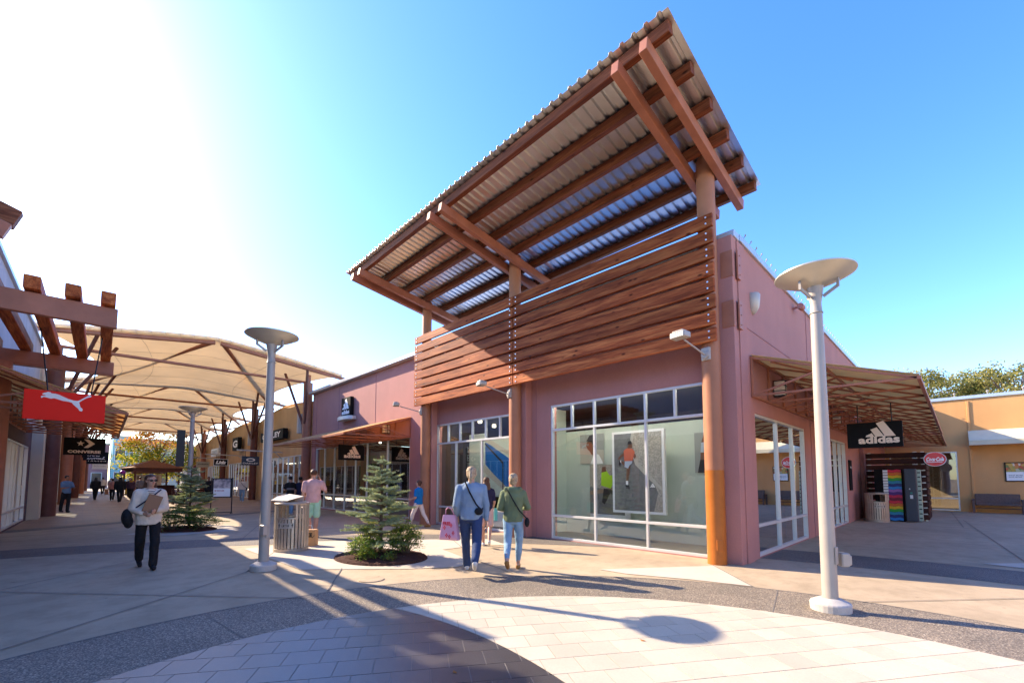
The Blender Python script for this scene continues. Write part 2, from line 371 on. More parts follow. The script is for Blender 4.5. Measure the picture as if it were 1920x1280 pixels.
# ---------------------------------------------------------------- ground and paving (setting)
def poly_sheet(name, poly, z, m, kind='structure', origin=None):
    b = MB(); b.add([(x, y, z) for x, y in poly], [tuple(range(len(poly)))]); o = b.build(name, m, origin=origin or (poly[0][0], poly[0][1], 0)); o['kind'] = kind; return o
def arc_band(name, c, r0, r1, a0, a1, z, m, n=96):
    b = MB(); vs = []; fs = []
    for k in range(n + 1):
        t = radians(a0 + (a1 - a0) * k / n)
        for r in (r0, r1): vs.append((c[0] + r * cos(t), c[1] + r * sin(t), z))
    fs = [(2 * k, 2 * k + 1, 2 * k + 3, 2 * k + 2) for k in range(n)]
    b.add(vs, fs); o = b.build(name, m, origin=(c[0], c[1], 0)); o['kind'] = 'structure'; return o
g = MB(); g.add([(-900, -900, 0), (900, -900, 0), (900, 900, 0), (-900, 900, 0)], [(0, 1, 2, 3)]); g = g.build('ground', m_conc); g['kind'] = 'structure'
# brick paved street under the canopies
m_brickpave, ns, ls, b = nt('tan brick paving')
tc = ns.new('ShaderNodeTexCoord'); br = node(ns, 'ShaderNodeTexBrick', Scale=1.0); br.inputs['Brick Width'].default_value = .42; br.inputs['Row Height'].default_value = .21; br.inputs['Mortar Size'].default_value = .012
br.inputs['Color1'].default_value = (.26, .17, .10, 1); br.inputs['Color2'].default_value = (.20, .13, .085, 1); br.inputs['Mortar'].default_value = (.16, .12, .10, 1)
ls.new(tc.outputs['Object'], br.inputs[0])
nz = node(ns, 'ShaderNodeTexNoise', Scale=.6, Detail=5); ls.new(tc.outputs['Object'], nz.inputs[0])
ls.new(mixc(ns, ls, 1.0, br.outputs[0], ramp(ns, ls, nz.outputs['Fac'], [(.35, (.8, .8, .8)), (.65, (1.15, 1.12, 1.1))]), 'MULTIPLY'), b.inputs['Base Color']); b.inputs['Roughness'].default_value = .6
edge = [(-1.6, 20.2), (-.8, 20.6), (.8, 21.5), (2.4, 22.2), (4.1, 22.6), (6, 23.4), (9, 25)]
poly_sheet('street_paving', edge + [(16, 140), (4, 140)], .004, m_brickpave)
dk = [(x, y - .9) for x, y in edge]; poly_sheet('street_edge_band', edge[::-1] + dk, .005, m_agg2)
PC = (1.65, .72); RI, RO = 4.25, 5.5
arc_band('aggregate_ring', PC, RI, RO, 0, 360, .004, m_agg, 160)
arc_band('outer_aggregate_band', (-3.3, .12), 13.2, 14.7, -60, 82, .004, m_agg2)
poly_sheet('pale_paving_by_planter', [(2.65, 11.25), (4.3, 11.3), (6.5, 9.6), (7.6, 8.6), (7.2, 7.5), (6.9, 8.0), (5.75, 8.05), (5.35, 6.45), (4.8, 6.3), (4.1, 6.75), (2.75, 8.0)], .008, m_pale)
poly_sheet('pale_paving_by_corner', [(6.42, 4.42), (8.15, 3.16), (7.0, 2.18), (6.8, 2.98), (6.45, 3.9)], .008, m_pale)
poly_sheet('pale_paving_by_left_bed', [(.95, 16.4), (1.9, 15.2), (3.47, 15.39), (3.6, 17.2), (2.2, 18.4)], .0085, m_pale)
poly_sheet('pale_paving_patch', [(11.9, -.2), (11.6, -1.2), (15, -5), (17, -5)], .0085, m_pale)
def joint(pts, w=.018, z=.010, name='paving_joint', m=None):
    b = MB()
    for (x0, y0), (x1, y1) in zip(pts, pts[1:]):
        d = Vector((x1 - x0, y1 - y0)).normalized(); nx, ny = -d.y * w / 2, d.x * w / 2
        b.add([(x0 + nx, y0 + ny, z), (x0 - nx, y0 - ny, z), (x1 - nx, y1 - ny, z), (x1 + nx, y1 + ny, z)], [(0, 1, 2, 3)])
    o = b.build(name, m or m_joint, origin=(pts[0][0], pts[0][1], 0)); o['kind'] = 'structure'
joint([(-3, 11.1), (-.73, 9.31), (.97, 7.38), (2.14, 6.05)]); joint([(-.46, 6.16), (2.02, 8.4), (2.9, 10.1), (4.3, 12.9)])
joint([(-.9, 9.3), (1.5, 11.8)]); joint([(2.5, 6.2), (3.3, 7.6)], .02); joint([(5.15, 5.25), (5.45, 6.5), (7.5, 10.4)])
joint([(7.0, 2.18), (8.2, 3.2)]); joint([(7.1, .95), (9.3, -.9)]); joint([(4.2, -2.2), (9, -3)]); joint([(9.5, -1), (24, 0)]); joint([(20.4, 0), (30, .4)])
joint([(3, 13), (7, 24)]); joint([(10.5, 2.9), (13, -4)]); joint([(14, 2.8), (17, -5)]); joint([(3.5, 20.5), (4.4, 140)], .03)
for a in (12, 38, 62, 78, 96, 118, 148): joint([(PC[0] + RI * cos(radians(a)), PC[1] + RI * sin(radians(a))), (PC[0] + RO * cos(radians(a)), PC[1] + RO * sin(radians(a)))], .012, .007)
for r in (RI, RO):   # fine joint along the ring
    b = MB(); n = 140; vs = []
    for k in range(n):
        t = 2 * pi * k / n
        for q in (r - .012, r + .012): vs.append((PC[0] + q * cos(t), PC[1] + q * sin(t), .0065))
    b.add(vs, [(2 * k, 2 * k + 1, (2 * k + 3) % (2 * n), (2 * k + 2) % (2 * n)) for k in range(n)]); o = b.build('ring_joint', m_joint, origin=(PC[0], PC[1], 0)); o['kind'] = 'structure'
# tiled disc: bed of grout with each tile a part
disc = MB(); disc.add([(PC[0] + RI * cos(2 * pi * k / 120), PC[1] + RI * sin(2 * pi * k / 120), .0095) for k in range(120)], [tuple(range(120))])
disc = disc.build('tiled_plaza_floor', m_groutw, origin=(PC[0], PC[1], 0)); disc['kind'] = 'structure'
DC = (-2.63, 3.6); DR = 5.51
def clip(poly, nx, ny, c):
    out = []
    for i in range(len(poly)):
        a = poly[i]; b_ = poly[(i + 1) % len(poly)]; da = a[0] * nx + a[1] * ny - c; db = b_[0] * nx + b_[1] * ny - c
        if da <= 0: out.append(a)
        if (da < 0) != (db < 0) and abs(da - db) > 1e-9: t = da / (da - db); out.append((a[0] + (b_[0] - a[0]) * t, a[1] + (b_[1] - a[1]) * t))
    return out
def inview(x, y, m=0.03):
    fx, fy = cos(radians(AZ)), sin(radians(AZ)); d = x * fx + y * fy; r = x * fy - y * fx
    if d < .5: return False
    u = r / d; v = -1.55 / d; p = radians(3.97); 
    zc = cos(p) + v * sin(p); py = 841 - 821 * (v * cos(p) - sin(p)) / zc; px = 960 + 821 * u / zc
    return -60 < px < 1980 and py < 1330
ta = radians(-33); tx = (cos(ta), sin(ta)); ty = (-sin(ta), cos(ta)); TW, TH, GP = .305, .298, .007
stuff = [MB(), MB()]; cnt = 0; full = {}
cand = []
for j in range(-16, 17):
    for i in range(-16, 17):
        ox = i * TW + (TW / 2 if j % 2 else 0); oy = j * TH
        quad = [(PC[0] + tx[0] * (ox + a * (TW / 2 - GP / 2)) + ty[0] * (oy + c * (TH / 2 - GP / 2)), PC[1] + tx[1] * (ox + a * (TW / 2 - GP / 2)) + ty[1] * (oy + c * (TH / 2 - GP / 2))) for a, c in ((-1, -1), (1, -1), (1, 1), (-1, 1))]
        cx = sum(q[0] for q in quad) / 4; cy = sum(q[1] for q in quad) / 4
        dx, dy = cx - PC[0], cy - PC[1]; L = hypot(dx, dy) or 1
        if L > RI + .4: continue
        p0 = clip(quad, dx / L, dy / L, (PC[0] * dx + PC[1] * dy) / L + RI - .015)
        if len(p0) < 3: continue
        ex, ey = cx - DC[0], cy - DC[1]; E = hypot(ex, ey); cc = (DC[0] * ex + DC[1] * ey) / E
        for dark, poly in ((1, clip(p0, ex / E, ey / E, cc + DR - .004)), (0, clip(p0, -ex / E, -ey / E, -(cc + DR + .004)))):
            if len(poly) < 3: continue
            ar = abs(sum(poly[k][0] * poly[(k + 1) % len(poly)][1] - poly[(k + 1) % len(poly)][0] * poly[k][1] for k in range(len(poly)))) / 2
            if ar < .0006: continue
            px = sum(q[0] for q in poly) / len(poly); py = sum(q[1] for q in poly) / len(poly)
            z1 = .0135 + random.uniform(-.0006, .0006)
            cand.append((0 if inview(px, py) else 1, hypot(px, py), dark, poly, z1))
cand.sort(key=lambda c: (c[0], c[1]))
for k, (far, d_, dark, poly, z1) in enumerate(cand):
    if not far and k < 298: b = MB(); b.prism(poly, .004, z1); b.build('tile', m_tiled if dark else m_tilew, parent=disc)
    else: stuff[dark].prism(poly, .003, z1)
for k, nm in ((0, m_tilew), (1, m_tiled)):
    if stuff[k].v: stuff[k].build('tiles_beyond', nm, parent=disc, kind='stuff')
# manhole cover
mh = MB(); mh.lathe([(.19, .0), (.19, .012), (.165, .016)], (3.27, 6.45, 0), 28); tag(mh.build('manhole_cover', m_conc, origin=(3.27, 6.45, 0), smooth=30), 'small round utility cover set in the paving near the left lamp base', 'cover')

# ---------------------------------------------------------------- helpers: walls and shop windows
def wall(parent, name, m, P, U, N, L, H, openings, th=.25, z0=0):
    """wall from P along unit U for L metres, N outward; openings (a0, a1, z0, z1)"""
    P = Vector((*P, 0)); U = Vector((*U, 0)); N = Vector((*N, 0)); rz = atan2(U.y, U.x); b = MB()
    def blk(a0, a1, q0, q1):
        if a1 - a0 < 1e-3 or q1 - q0 < 1e-3: return
        c = P + U * (a0 + a1) / 2 - N * th / 2; b.obox((c.x, c.y, (q0 + q1) / 2), ((a1 - a0) / 2, th / 2, (q1 - q0) / 2), rz)
    a = 0
    for o0, o1, q0, q1 in sorted(openings):
        blk(a, o0, z0, H); blk(o0, o1, z0, q0); blk(o0, o1, q1, H); a = o1
    blk(a, L, z0, H)
    return b.build(name, m, parent=parent)
def shopwin(parent, P, U, N, a0, a1, z0, z1, low, top=(), zt=None, zb=None, fm=None, gm=None, fw=.055, dep=.09, inset=.06, handles=()):
    """window as a part; its mullions and panes are sub-parts. low / top are fractions of the width"""
    fm = fm or m_alu; gm = gm or m_glass
    P = Vector((*P, 0)); U = Vector((*U, 0)); N = Vector((*N, 0)); rz = atan2(U.y, U.x); w = a1 - a0
    def blk(b, x0, x1, q0, q1, d=dep, off=0):
        c = P + U * (x0 + x1) / 2 - N * (inset + off); b.obox((c.x, c.y, (q0 + q1) / 2), (abs(x1 - x0) / 2, d / 2, abs(q1 - q0) / 2), rz)
    b = MB(); blk(b, a0, a0 + fw, z0, z1); blk(b, a1 - fw, a1, z0, z1); blk(b, a0 + fw, a1 - fw, z1 - fw, z1); blk(b, a0 + fw, a1 - fw, z0, z0 + fw)
    f = b.build('window', fm, parent=parent, bevel=.004)
    rows = []; zl = z0 + fw; 
    if zb: rows.append((zl, zb - fw / 2, low)); zl = zb + fw / 2
    if zt: rows.append((zl, zt - fw / 2, low)); rows.append((zt + fw / 2, z1 - fw, top))
    else: rows.append((zl, z1 - fw, low))
    for zz in (zb, zt):
        if zz: b = MB(); blk(b, a0 + fw, a1 - fw, zz - fw / 2, zz + fw / 2, dep - .006); b.build('transom', fm, parent=f, bevel=.003)
    for q0, q1, fr in rows:
        xs = [a0 + fw] + [a0 + w * t for t in fr] + [a1 - fw]
        for k, t in enumerate(xs[1:-1]): b = MB(); blk(b, t - fw * .45, t + fw * .45, q0, q1, dep - .012); b.build('mullion', fm, parent=f, bevel=.003)
        for k in range(len(xs) - 1):
            x0 = xs[k] + (fw * .45 if k else 0); x1 = xs[k + 1] - (fw * .45 if k < len(xs) - 2 else 0)
            b = MB(); blk(b, x0, x1, q0, q1, .012, .01); b.build('pane', gm, parent=f)
    return f
def door_handle(parent, P, m=None):
    b = MB(); b.tube(P, (P[0], P[1], P[2] + .35), .014); b.build('handle', m or m_alu, parent=parent)

# ---------------------------------------------------------------- the corner store (mauve stucco)
XW, YS, HP = 8.95, 2.83, 6.2
store = thing('corner_store', 'mauve stucco corner store with tall shop windows behind the timber screen', 'building', (XW, YS, 0))
# street front under the screen, recessed bays
wall(store, 'front_wall', m_pink, (8.80, 8.15), (0, -1), (-1, 0), 5.32, HP, [(.62, 4.70, .02, 3.5)], .25)
wall(store, 'front_wall', m_pink, (8.80, 13.2), (0, -1), (-1, 0), 5.05, HP, [(.42, 4.30, .02, 3.45)], .25)
wall(store, 'front_wall', m_pink, (XW, 24.9), (0, -1), (-1, 0), 11.7, HP, [(.6, 10.15, .05, 3.2)], .25)
wall(store, 'side_wall', m_pink, (8.81, YS), (1, 0), (0, -1), 21.3, HP, [(.8, 4.85, .02, 2.88), (8.15, 10.75, .02, 2.85)], .25)
# pilasters behind the columns
for y0, y1 in ((2.81, 3.42), (8.2, 8.78), (12.72, 13.3)):
    b = MB(); b.box(8.56, 8.798, y0, y1, 0, HP - .02); b.build('pilaster', m_pink, parent=store, bevel=.006)
b = MB(); b.box(8.80, 9.2, YS - .04, YS - .003, 0, HP - .05); b.build('pilaster', m_pink, parent=store)
shopwin(store, (8.80, 8.15), (0, -1), (-1, 0), .62, 4.70, .02, 3.5, (1 / 3, 2 / 3), [k / 6 for k in range(1, 6)], 2.84, .61)
shopwin(store, (8.80, 13.2), (0, -1), (-1, 0), .42, 4.30, .02, 3.45, (.28, .62), [k / 6 for k in range(1, 6)], 2.78, .62)
shopwin(store, (XW, 24.9), (0, -1), (-1, 0), .6, 10.15, .05, 3.2, (.12, .25, .38, .50, .62, .81), (), None, .78, gm=m_glassd)
shopwin(store, (8.81, YS), (1, 0), (0, -1), .8, 4.85, .02, 2.88, (.40, .72), (), None, .62, gm=m_glassd)
shopwin(store, (8.81, YS), (1, 0), (0, -1), 8.15, 10.75, .02, 2.85, (.36, .68), (), None, .62, gm=m_glassd)
# coping with bird-deterrent bulbs along the side edge
b = MB(); b.box(8.70, 8.98, 2.80, 24.9, HP, HP + .14); b.build('coping', m_aluc, parent=store, bevel=.01)
b = MB(); b.box(8.98, 30.1, 2.78, 3.06, HP, HP + .14); b.build('coping', m_aluc, parent=store, bevel=.01)
b = MB()
for k in range(60):
    x = 9.3 + k * .35; b.tube((x, 2.84, HP + .14), (x, 2.80, HP + .22), .008, .008, 6); b.ell((x, 2.785, HP + .24), (.016, .016, .028), 8, 5)
b.build('roof_edge_bulb', m_lampw, parent=store, smooth=True, kind='stuff')
b = MB(); b.box(9.2, 30, 3.08, 24.6, HP - .5, HP - .4); b.build('flat_roof', m_aluc, parent=store)
# control joints in the side wall stucco
for x in (14.3, 16.4, 22.8):
    b = MB(); b.box(x, x + .03, YS - .012, YS - .001, 0, HP); b.build('wall_joint', m_pinkd, parent=store)
b = MB(); b.box(8.93, 8.948, 24.3, 24.34, 0, HP); b.build('wall_joint', m_pinkd, parent=store)
b = MB(); b.box(22.6, 30.0, 2.70, 2.82, 0, 5.2); b.build('side_wall', m_pinkd, parent=store)
for y in (8.02, 3.44, 12.6): b = MB(); b.box(8.788, 8.799, y, y + .02, 0, HP - .1); b.build('wall_joint', m_pinkd, parent=store)
for y in (17.6, 21.4): b = MB(); b.box(8.938, 8.949, y, y + .025, 3.3, HP); b.build('wall_joint', m_pinkd, parent=store)
b = MB(); b.box(9.25, 22.5, YS - .010, YS - .001, 4.55, 4.575); b.build('wall_joint', m_pinkd, parent=store)
b = MB(); b.box(9.15, 9.17, YS - .012, YS - .002, 0, HP); b.build('wall_joint', m_pinkd, parent=store)
# interiors
b = MB(); b.box(9.06, 12.9, 3.2, 12.9, .012, .03); b.box(9.25, 16, 13.3, 24.6, .012, .03); b.build('interior_floor', m_floorin, parent=store)
b = MB(); b.box(10.3, 10.36, 3.35, 8.2, .03, 2.95); b.box(9.2, 10.3, 8.2, 8.26, .03, 3.6); b.box(10.3, 10.36, 11.9, 12.8, .03, 3.2); b.box(9.15, 10.3, 3.3, 3.35, .03, 2.95); b.build('display_wall', m_interior, parent=store)
b = MB(); b.box(9.1, 9.16, 3.6, 8.0, 3.52, 3.56); b.box(9.1, 9.16, 9.2, 12.6, 3.52, 3.56); b.build('added_glow_strip', m_addglow, parent=store)  # glowing strips added inside the window heads to brighten the display walls
b = MB(); b.box(12.9, 13.0, 3.2, 13.0, 0, 3.6); b.box(9.1, 30, 13.05, 13.15, 0, 3.6); b.box(13, 30, 7, 7.1, 0, 3.6); b.box(16, 16.1, 13.2, 24.6, 0, 3.6); b.box(9.1, 30, 24.62, 24.7, 0, 3.6); b.build('interior_wall', m_intdark, parent=store)
b = MB(); b.box(9.06, 30, 3.1, 24.6, 3.62, 3.7); b.build('interior_ceiling', m_intdark, parent=store)
b = MB()
for x, y in ((9.8, 10), (9.8, 11.6), (11, 12.2), (10.5, 14.6), (10.5, 16), (10.6, 20), (11.5, 22), (10.6, 23.4), (13, 18)): b.lathe([(.07, 0), (.07, .1)], (x, y, 3.5), 12)
b.build('ceiling_lamp', m_shoplamp, parent=store)
b = MB()
for y in (21.2, 23.6): b.box(10.6, 11.2, y - .9, y + .2, .03, 2.9)
b.build('interior_fitting', m_intwarm, parent=store)


# posters in the display windows
def poster(name, label, X, y1, y0, z0, z1, frame, art, th=.05, thick=.0):
    """poster hung in a plane x = X facing -X; y1 is its left edge as seen"""
    t = thing(name, label, 'poster', (X, (y0 + y1) / 2, z0))
    w, h = y1 - y0, z1 - z0; O = Vector((X, y1, z0)); R = Vector((0, -1, 0)); U = Vector((0, 0, 1))
    if frame:
        b = MB(); b.box(X - .01, X + max(thick, .03), y0, y1, z0, z1); b.build('frame', frame, parent=t)
    for k, (nm, m, polys) in enumerate(art):
        b = MB()
        for p in polys: b.frameprism([(x * w, y * h) for x, y in p], O, R, U, .012 + k * .003, .014 + k * .003)
        b.build(nm, m, parent=t)
    return t
m_asph = mat('printed asphalt grey', (.20, .20, .19), .6, var=.15, scale=8, fine=.2)
m_coral = flat('printed coral', (.60, .14, .07)); m_skin_p = flat('printed brown skin', (.20, .09, .05)); m_pblue = flat('printed pale blue', (.45, .52, .62))
m_kerbp = flat('printed kerb stone', (.48, .45, .38)); m_lime = flat('printed lime', (.42, .72, .02)); m_pblk = flat('printed black', (.02, .02, .02)); m_pgrey = flat('printed grey wall', (.32, .34, .32))
m_wpaper = flat('white paper', (.80, .82, .80)); m_gravel = mat('printed gravel', (.40, .37, .31), .6, var=.3, scale=30)
RB = [(.0, .0), (1, .0), (1, 1), (0, 1)]
def inset(a, b=None): b = b or a; return [(a, b), (1 - a, b), (1 - a, 1 - b), (a, 1 - b)]
poster('window_poster', 'large white framed poster of a runner in a coral shirt in the big shop window', 9.70, 6.22, 4.81, .72, 2.75, m_white, [
    ('backdrop', m_asph, [inset(.045, .03)]),
    ('gravel_verge', m_gravel, [[(.955, .03), (.955, .97), (.42, .97), (.40, .80), (.52, .60), (.75, .45), (.88, .25), (.8, .03)]]),
    ('kerb', m_kerbp, [[(.40, .97), (.35, .80), (.47, .58), (.70, .42), (.955, .27), (.955, .31), (.74, .46), (.52, .61), (.41, .80), (.45, .97)]]),
    ('runner_legs', m_skin_p, [[(.27, .54), (.24, .58), (.19, .61), (.18, .64), (.25, .62), (.31, .60)], [(.30, .58), (.29, .46), (.285, .38), (.32, .38), (.345, .46), (.37, .57)]]),
    ('runner_socks', m_white, [[(.28, .39), (.28, .34), (.32, .34), (.325, .39)], [(.19, .65), (.17, .63), (.16, .60), (.19, .60)]]),
    ('runner_shoes', m_pblk, [[(.27, .345), (.28, .30), (.36, .29), (.34, .335)], [(.15, .64), (.14, .585), (.17, .565), (.19, .61)]]),
    ('runner_arms', m_skin_p, [[(.25, .74), (.17, .70), (.12, .66), (.15, .65), (.20, .68), (.27, .70)], [(.45, .74), (.49, .69), (.47, .65), (.44, .68)], inset(.4, .4)[:0] or [(.33, .79), (.35, .85), (.41, .85), (.42, .79)]]),
    ('runner_shorts', m_pblue, [[(.27, .64), (.26, .56), (.33, .54), (.36, .58), (.41, .60), (.42, .64)]]),
    ('runner_shirt', m_coral, [[(.25, .76), (.26, .63), (.42, .63), (.47, .74), (.42, .78), (.32, .79)]]),
    ('runner_hair', m_pblk, [[(.33, .83), (.34, .87), (.39, .88), (.42, .85), (.40, .835), (.36, .835)]])], thick=.09)
lg = MB(); three_bars(lg, (9.68, 5.18, 1.36), (0, -1, 0), (0, 0, 1), .14, .012); tag(lg.build('poster_mark', m_white, origin=(9.68, 5.18, 1.36)), 'small white three bar mark printed low on the large runner poster', 'logo')
poster('window_poster', 'small poster of a head in profile at the left of the big shop window', 10.28, 7.66, 6.85, 1.98, 2.82, None, [
    ('backdrop', m_kerbp, [RB]), ('sky_print', m_pgrey, [[(0, .55), (1, .45), (1, 1), (0, 1)]]),
    ('profile', m_skin_p, [[(.30, .75), (.26, .62), (.33, .50), (.42, .42), (.50, .30), (.62, .30), (.62, .62), (.5, .8)]]),
    ('hair', m_pblk, [[(.28, .78), (.42, .97), (.62, .98), (.72, .8), (.60, .55), (.50, .74)]]), ('collar', m_white, [[(.45, 0), (.60, .35), (.80, .30), (.98, 0)]])])
poster('window_poster', 'poster of a runner in a lime top low in the big shop window', 10.24, 7.30, 6.20, .60, 1.95, None, [
    ('border', m_wpaper, [[(-.0, -.12), (1.15, -.12), (1.15, .9), (0, .9)]]), ('backdrop', m_asph, [RB]), ('wall_print', m_gravel, [[(0, .55), (1, .45), (1, 1), (0, 1)]]), ('band', m_intwarm, [[(0, .38), (1, .50), (1, .58), (0, .46)]]),
    ('trousers', m_pblk, [[(.42, .52), (.62, .50), (.95, .40), (.93, .34), (.60, .42), (.44, .20), (.36, .24)]]),
    ('lime_top', m_lime, [[(.36, .84), (.34, .58), (.62, .52), (.72, .66), (.80, .74), (.76, .80), (.60, .78), (.50, .88)]]),
    ('face', m_skin_p, [[(.36, .84), (.38, .95), (.48, .96), (.50, .86)]])])
poster('window_poster', 'narrow poster of a woman in sportswear at the right edge of the big shop window', 10.28, 4.34, 3.7, 1.70, 2.64, None, [
    ('backdrop', m_pgrey, [RB]), ('figure', m_skin_p, [[(.2, .3), (.25, .75), (.35, .95), (.5, .9), (.55, .3)]]), ('top', m_pblue, [[(.22, .5), (.25, .75), (.5, .75), (.5, .5)]]), ('leggings', m_pblk, [[(.1, 0), (.2, .32), (.55, .32), (.6, 0)]])])
poster('window_display', 'blue angled stair display panel in the left shop window', 10.28, 12.0, 10.4, .95, 3.0, None, [
    ('backdrop', m_interior, [RB]), ('blue_field', flat('printed blue', (.01, .13, .42)), [[(.1, .95), (.1, .55), (.9, .05), (.9, .62)]]),
    ('stair_band', m_kerbp, [[(.05, .55), (.05, .42), (.95, -.02), (.95, .08)], [(.0, 1), (.05, .95), (.95, .66), (.95, .72), (.2, 1)]]), ('handrail', m_pblk, [[(.08, .93), (.08, .90), (.66, .55), (.66, .1), (.69, .1), (.69, .58)]])])
b = MB(); b.box(9.5, 9.54, 9.2, 10.7, .05, .62); pn = b.build('low_panel', m_wpaper, origin=(9.5, 10, 0)); tag(pn, 'low white lettered panel standing at the foot of the left shop window', 'panel')
b = MB(); letter(b, 'FUN', (9.495, 9.75, .10), (0, 0, 1), (0, 1, 0), .45, .26, .004, .04); b.build('lettering', m_pblk, parent=pn)
b = MB(); letter(b, 'OUTLET', (9.6, 11.9, 1.9), (0, 0, 1), (0, 1, 0), .8, .14, .004, .02); tag(b.build('window_lettering', m_pgrey, origin=(9.6, 11.9, 1.9)), 'grey vertical lettering inside the left shop window', 'lettering')
poster('window_display', 'green football display panel in the shaded shop window left of the tower', 10.0, 21.2, 19.4, .6, 2.7, None, [
    ('backdrop', flat('printed grass green', (.16, .30, .02)), [RB]), ('player', m_pblk, [[(.55, .3), (.5, .6), (.6, .9), (.72, .88), (.74, .6), (.66, .3)], [(.3, .2), (.28, .5), (.36, .5), (.4, .25)]]), ('boots', m_wpaper, [[(.4, .5), (.5, .58), (.52, .5), (.44, .42)]]), ('strip', m_wpaper, [[(0, 0), (1, 0), (1, .03), (0, .03)]])])
# side window lettering and banner
b = MB(); letter(b, '50% OFF', (10.3, 3.15, .9), (0, 0, 1), (-1, 0, 0), 1.55, .34, .004, .0); tag(b.build('window_lettering', flat('orange vinyl', (.65, .26, .03)), origin=(10.3, 3.15, .9)), 'orange vertical lettering inside the first side window', 'lettering')

# ---------------------------------------------------------------- timber screen and corrugated roof in front of the store
tower = thing('timber_screen_canopy', 'tall timber slat screen on round columns carrying a tilted corrugated roof', 'canopy', (8.42, 8.4, 0))
CYS = (3.2, 8.48, 12.88)
SX = 8.20
for k in range(8):
    z0 = 4.09 + k * .3125; h = .252
    for y0, y1 in ((3.0, 8.305), (8.325, 13.26)):
        j = random.uniform(-.012, .012)
        b = MB(); b.box(SX - .035, SX + .035, y0 + j * .6, y1 + j, z0 + random.uniform(-.004, .004), z0 + h); b.build('plank', m_wy, parent=tower, bevel=.007)
b = MB()
for k in range(8):
    for y in (3.12, 8.20, 8.42, 13.12):
        for dz in (.07, .19): b.tube((SX - .036, y, 4.09 + k * .3125 + dz), (SX - .05, y, 4.09 + k * .3125 + dz), .020, .014, 10)
b.build('bolt', m_galv, parent=tower, kind='stuff')
for i, cy in enumerate(CYS):
    zt = 7.75
    b = MB(); b.tube((8.42, cy, 0), (8.42, cy, zt), .165, .165, 36)
    if i == 0:
        b = MB(); b.tube((8.42, cy, 1.72), (8.42, cy, zt), .165, .165, 36, caps=True)
        c2 = MB(); c2.tube((8.42, cy, 0), (8.42, cy, 1.719), .1665, .1665, 36); lower = c2.build('column_foot', m_colnew, parent=tower, smooth=40, label='orange touched-up lower part of the corner column')
        c3 = MB(); c3.obox((8.42 - .165 * .8, cy - .165 * .62, .36), (.012, .05, .09), radians(38)); c3.build('cover_plate', m_colnew, parent=tower, bevel=.003)
    b.build('column', m_colpaint, parent=tower, smooth=40)
    b = MB(); b.box(8.36, 8.48, cy - .24, cy + .24, 7.46, 7.60); b.build('yoke', m_steel, parent=tower, bevel=.005)
    b = MB(); b.ell((8.42, cy, 7.75), (.165, .165, .10), 20, 8); b.build('column_cap', m_colpaint, parent=tower, smooth=True)
# side plates tying the corner column to the wall
for z in (4.38, 5.35):
    b = MB(); b.box(8.57, 8.80, 2.98, 3.0, z, z + .55); b.box(8.70, 8.86, 2.75, 2.782, z, z + .55); b.box(8.55, 8.60, 2.80, 3.02, z + .02, z + .53); b.build('wall_plate', m_steel, parent=tower, bevel=.004)
    b = MB()
    for dz in (.08, .27, .46): b.tube((8.78, 2.76, z + dz), (8.78, 2.735, z + dz), .014, .014, 8); b.tube((8.65, 2.98, z + dz), (8.65, 2.965, z + dz), .012, .012, 8)
    b.build('plate_bolt', m_steel, parent=tower, kind='stuff')
# roof: everything on a slope rising towards the plaza; eave line not quite parallel to the wall
SL = radians(9.0); X1 = 9.62; Z1 = 7.40
def rp(u, y, w=0):
    """u metres up the slope from the low edge, w above the bracket top"""
    x = X1 - u * cos(SL) - w * sin(SL) * 1; z = Z1 + u * sin(SL) + w * cos(SL)
    sk = (y - 3) * .0185
    return (x + sk, y, z)
ULEN = 4.06
UPV = (-sin(SL), 0, cos(SL))
for cy in CYS:
    for s in (-1, 1):
        yy = cy + s * .245; b = MB(); b.bar(rp(0, yy, -.11), rp(ULEN + .03, yy, -.11), .13, .21, UPV); b.build('bracket', m_steel, parent=tower, bevel=.006)
for k in range(6):
    u = .10 + k * (ULEN - .30) / 5
    b = MB(); b.bar(rp(u, 2.62, .092), rp(u, 13.55, .092), .14, .17, UPV); b.build('purlin', m_wpur, parent=tower, bevel=.006)
b = MB(); vs = []; fs = []; prof = []; y = 2.56; PER = .205
while y < 13.62:
    prof += [(y, 0), (y + .095, 0), (y + .118, .042), (y + .165, .042), (y + .188, 0)]; y += PER
for (yy, w) in prof: vs += [rp(-.06, yy, .181 + w), rp(ULEN - .02, yy, .181 + w)]
fs = [(2 * k, 2 * k + 1, 2 * k + 3, 2 * k + 2) for k in range(len(prof) - 1)]; b.add(vs, fs)
sh = b.build('corrugated_roof', m_galv, parent=tower); so = sh.modifiers.new('sheet', 'SOLIDIFY'); so.thickness = .004; so.offset = 1

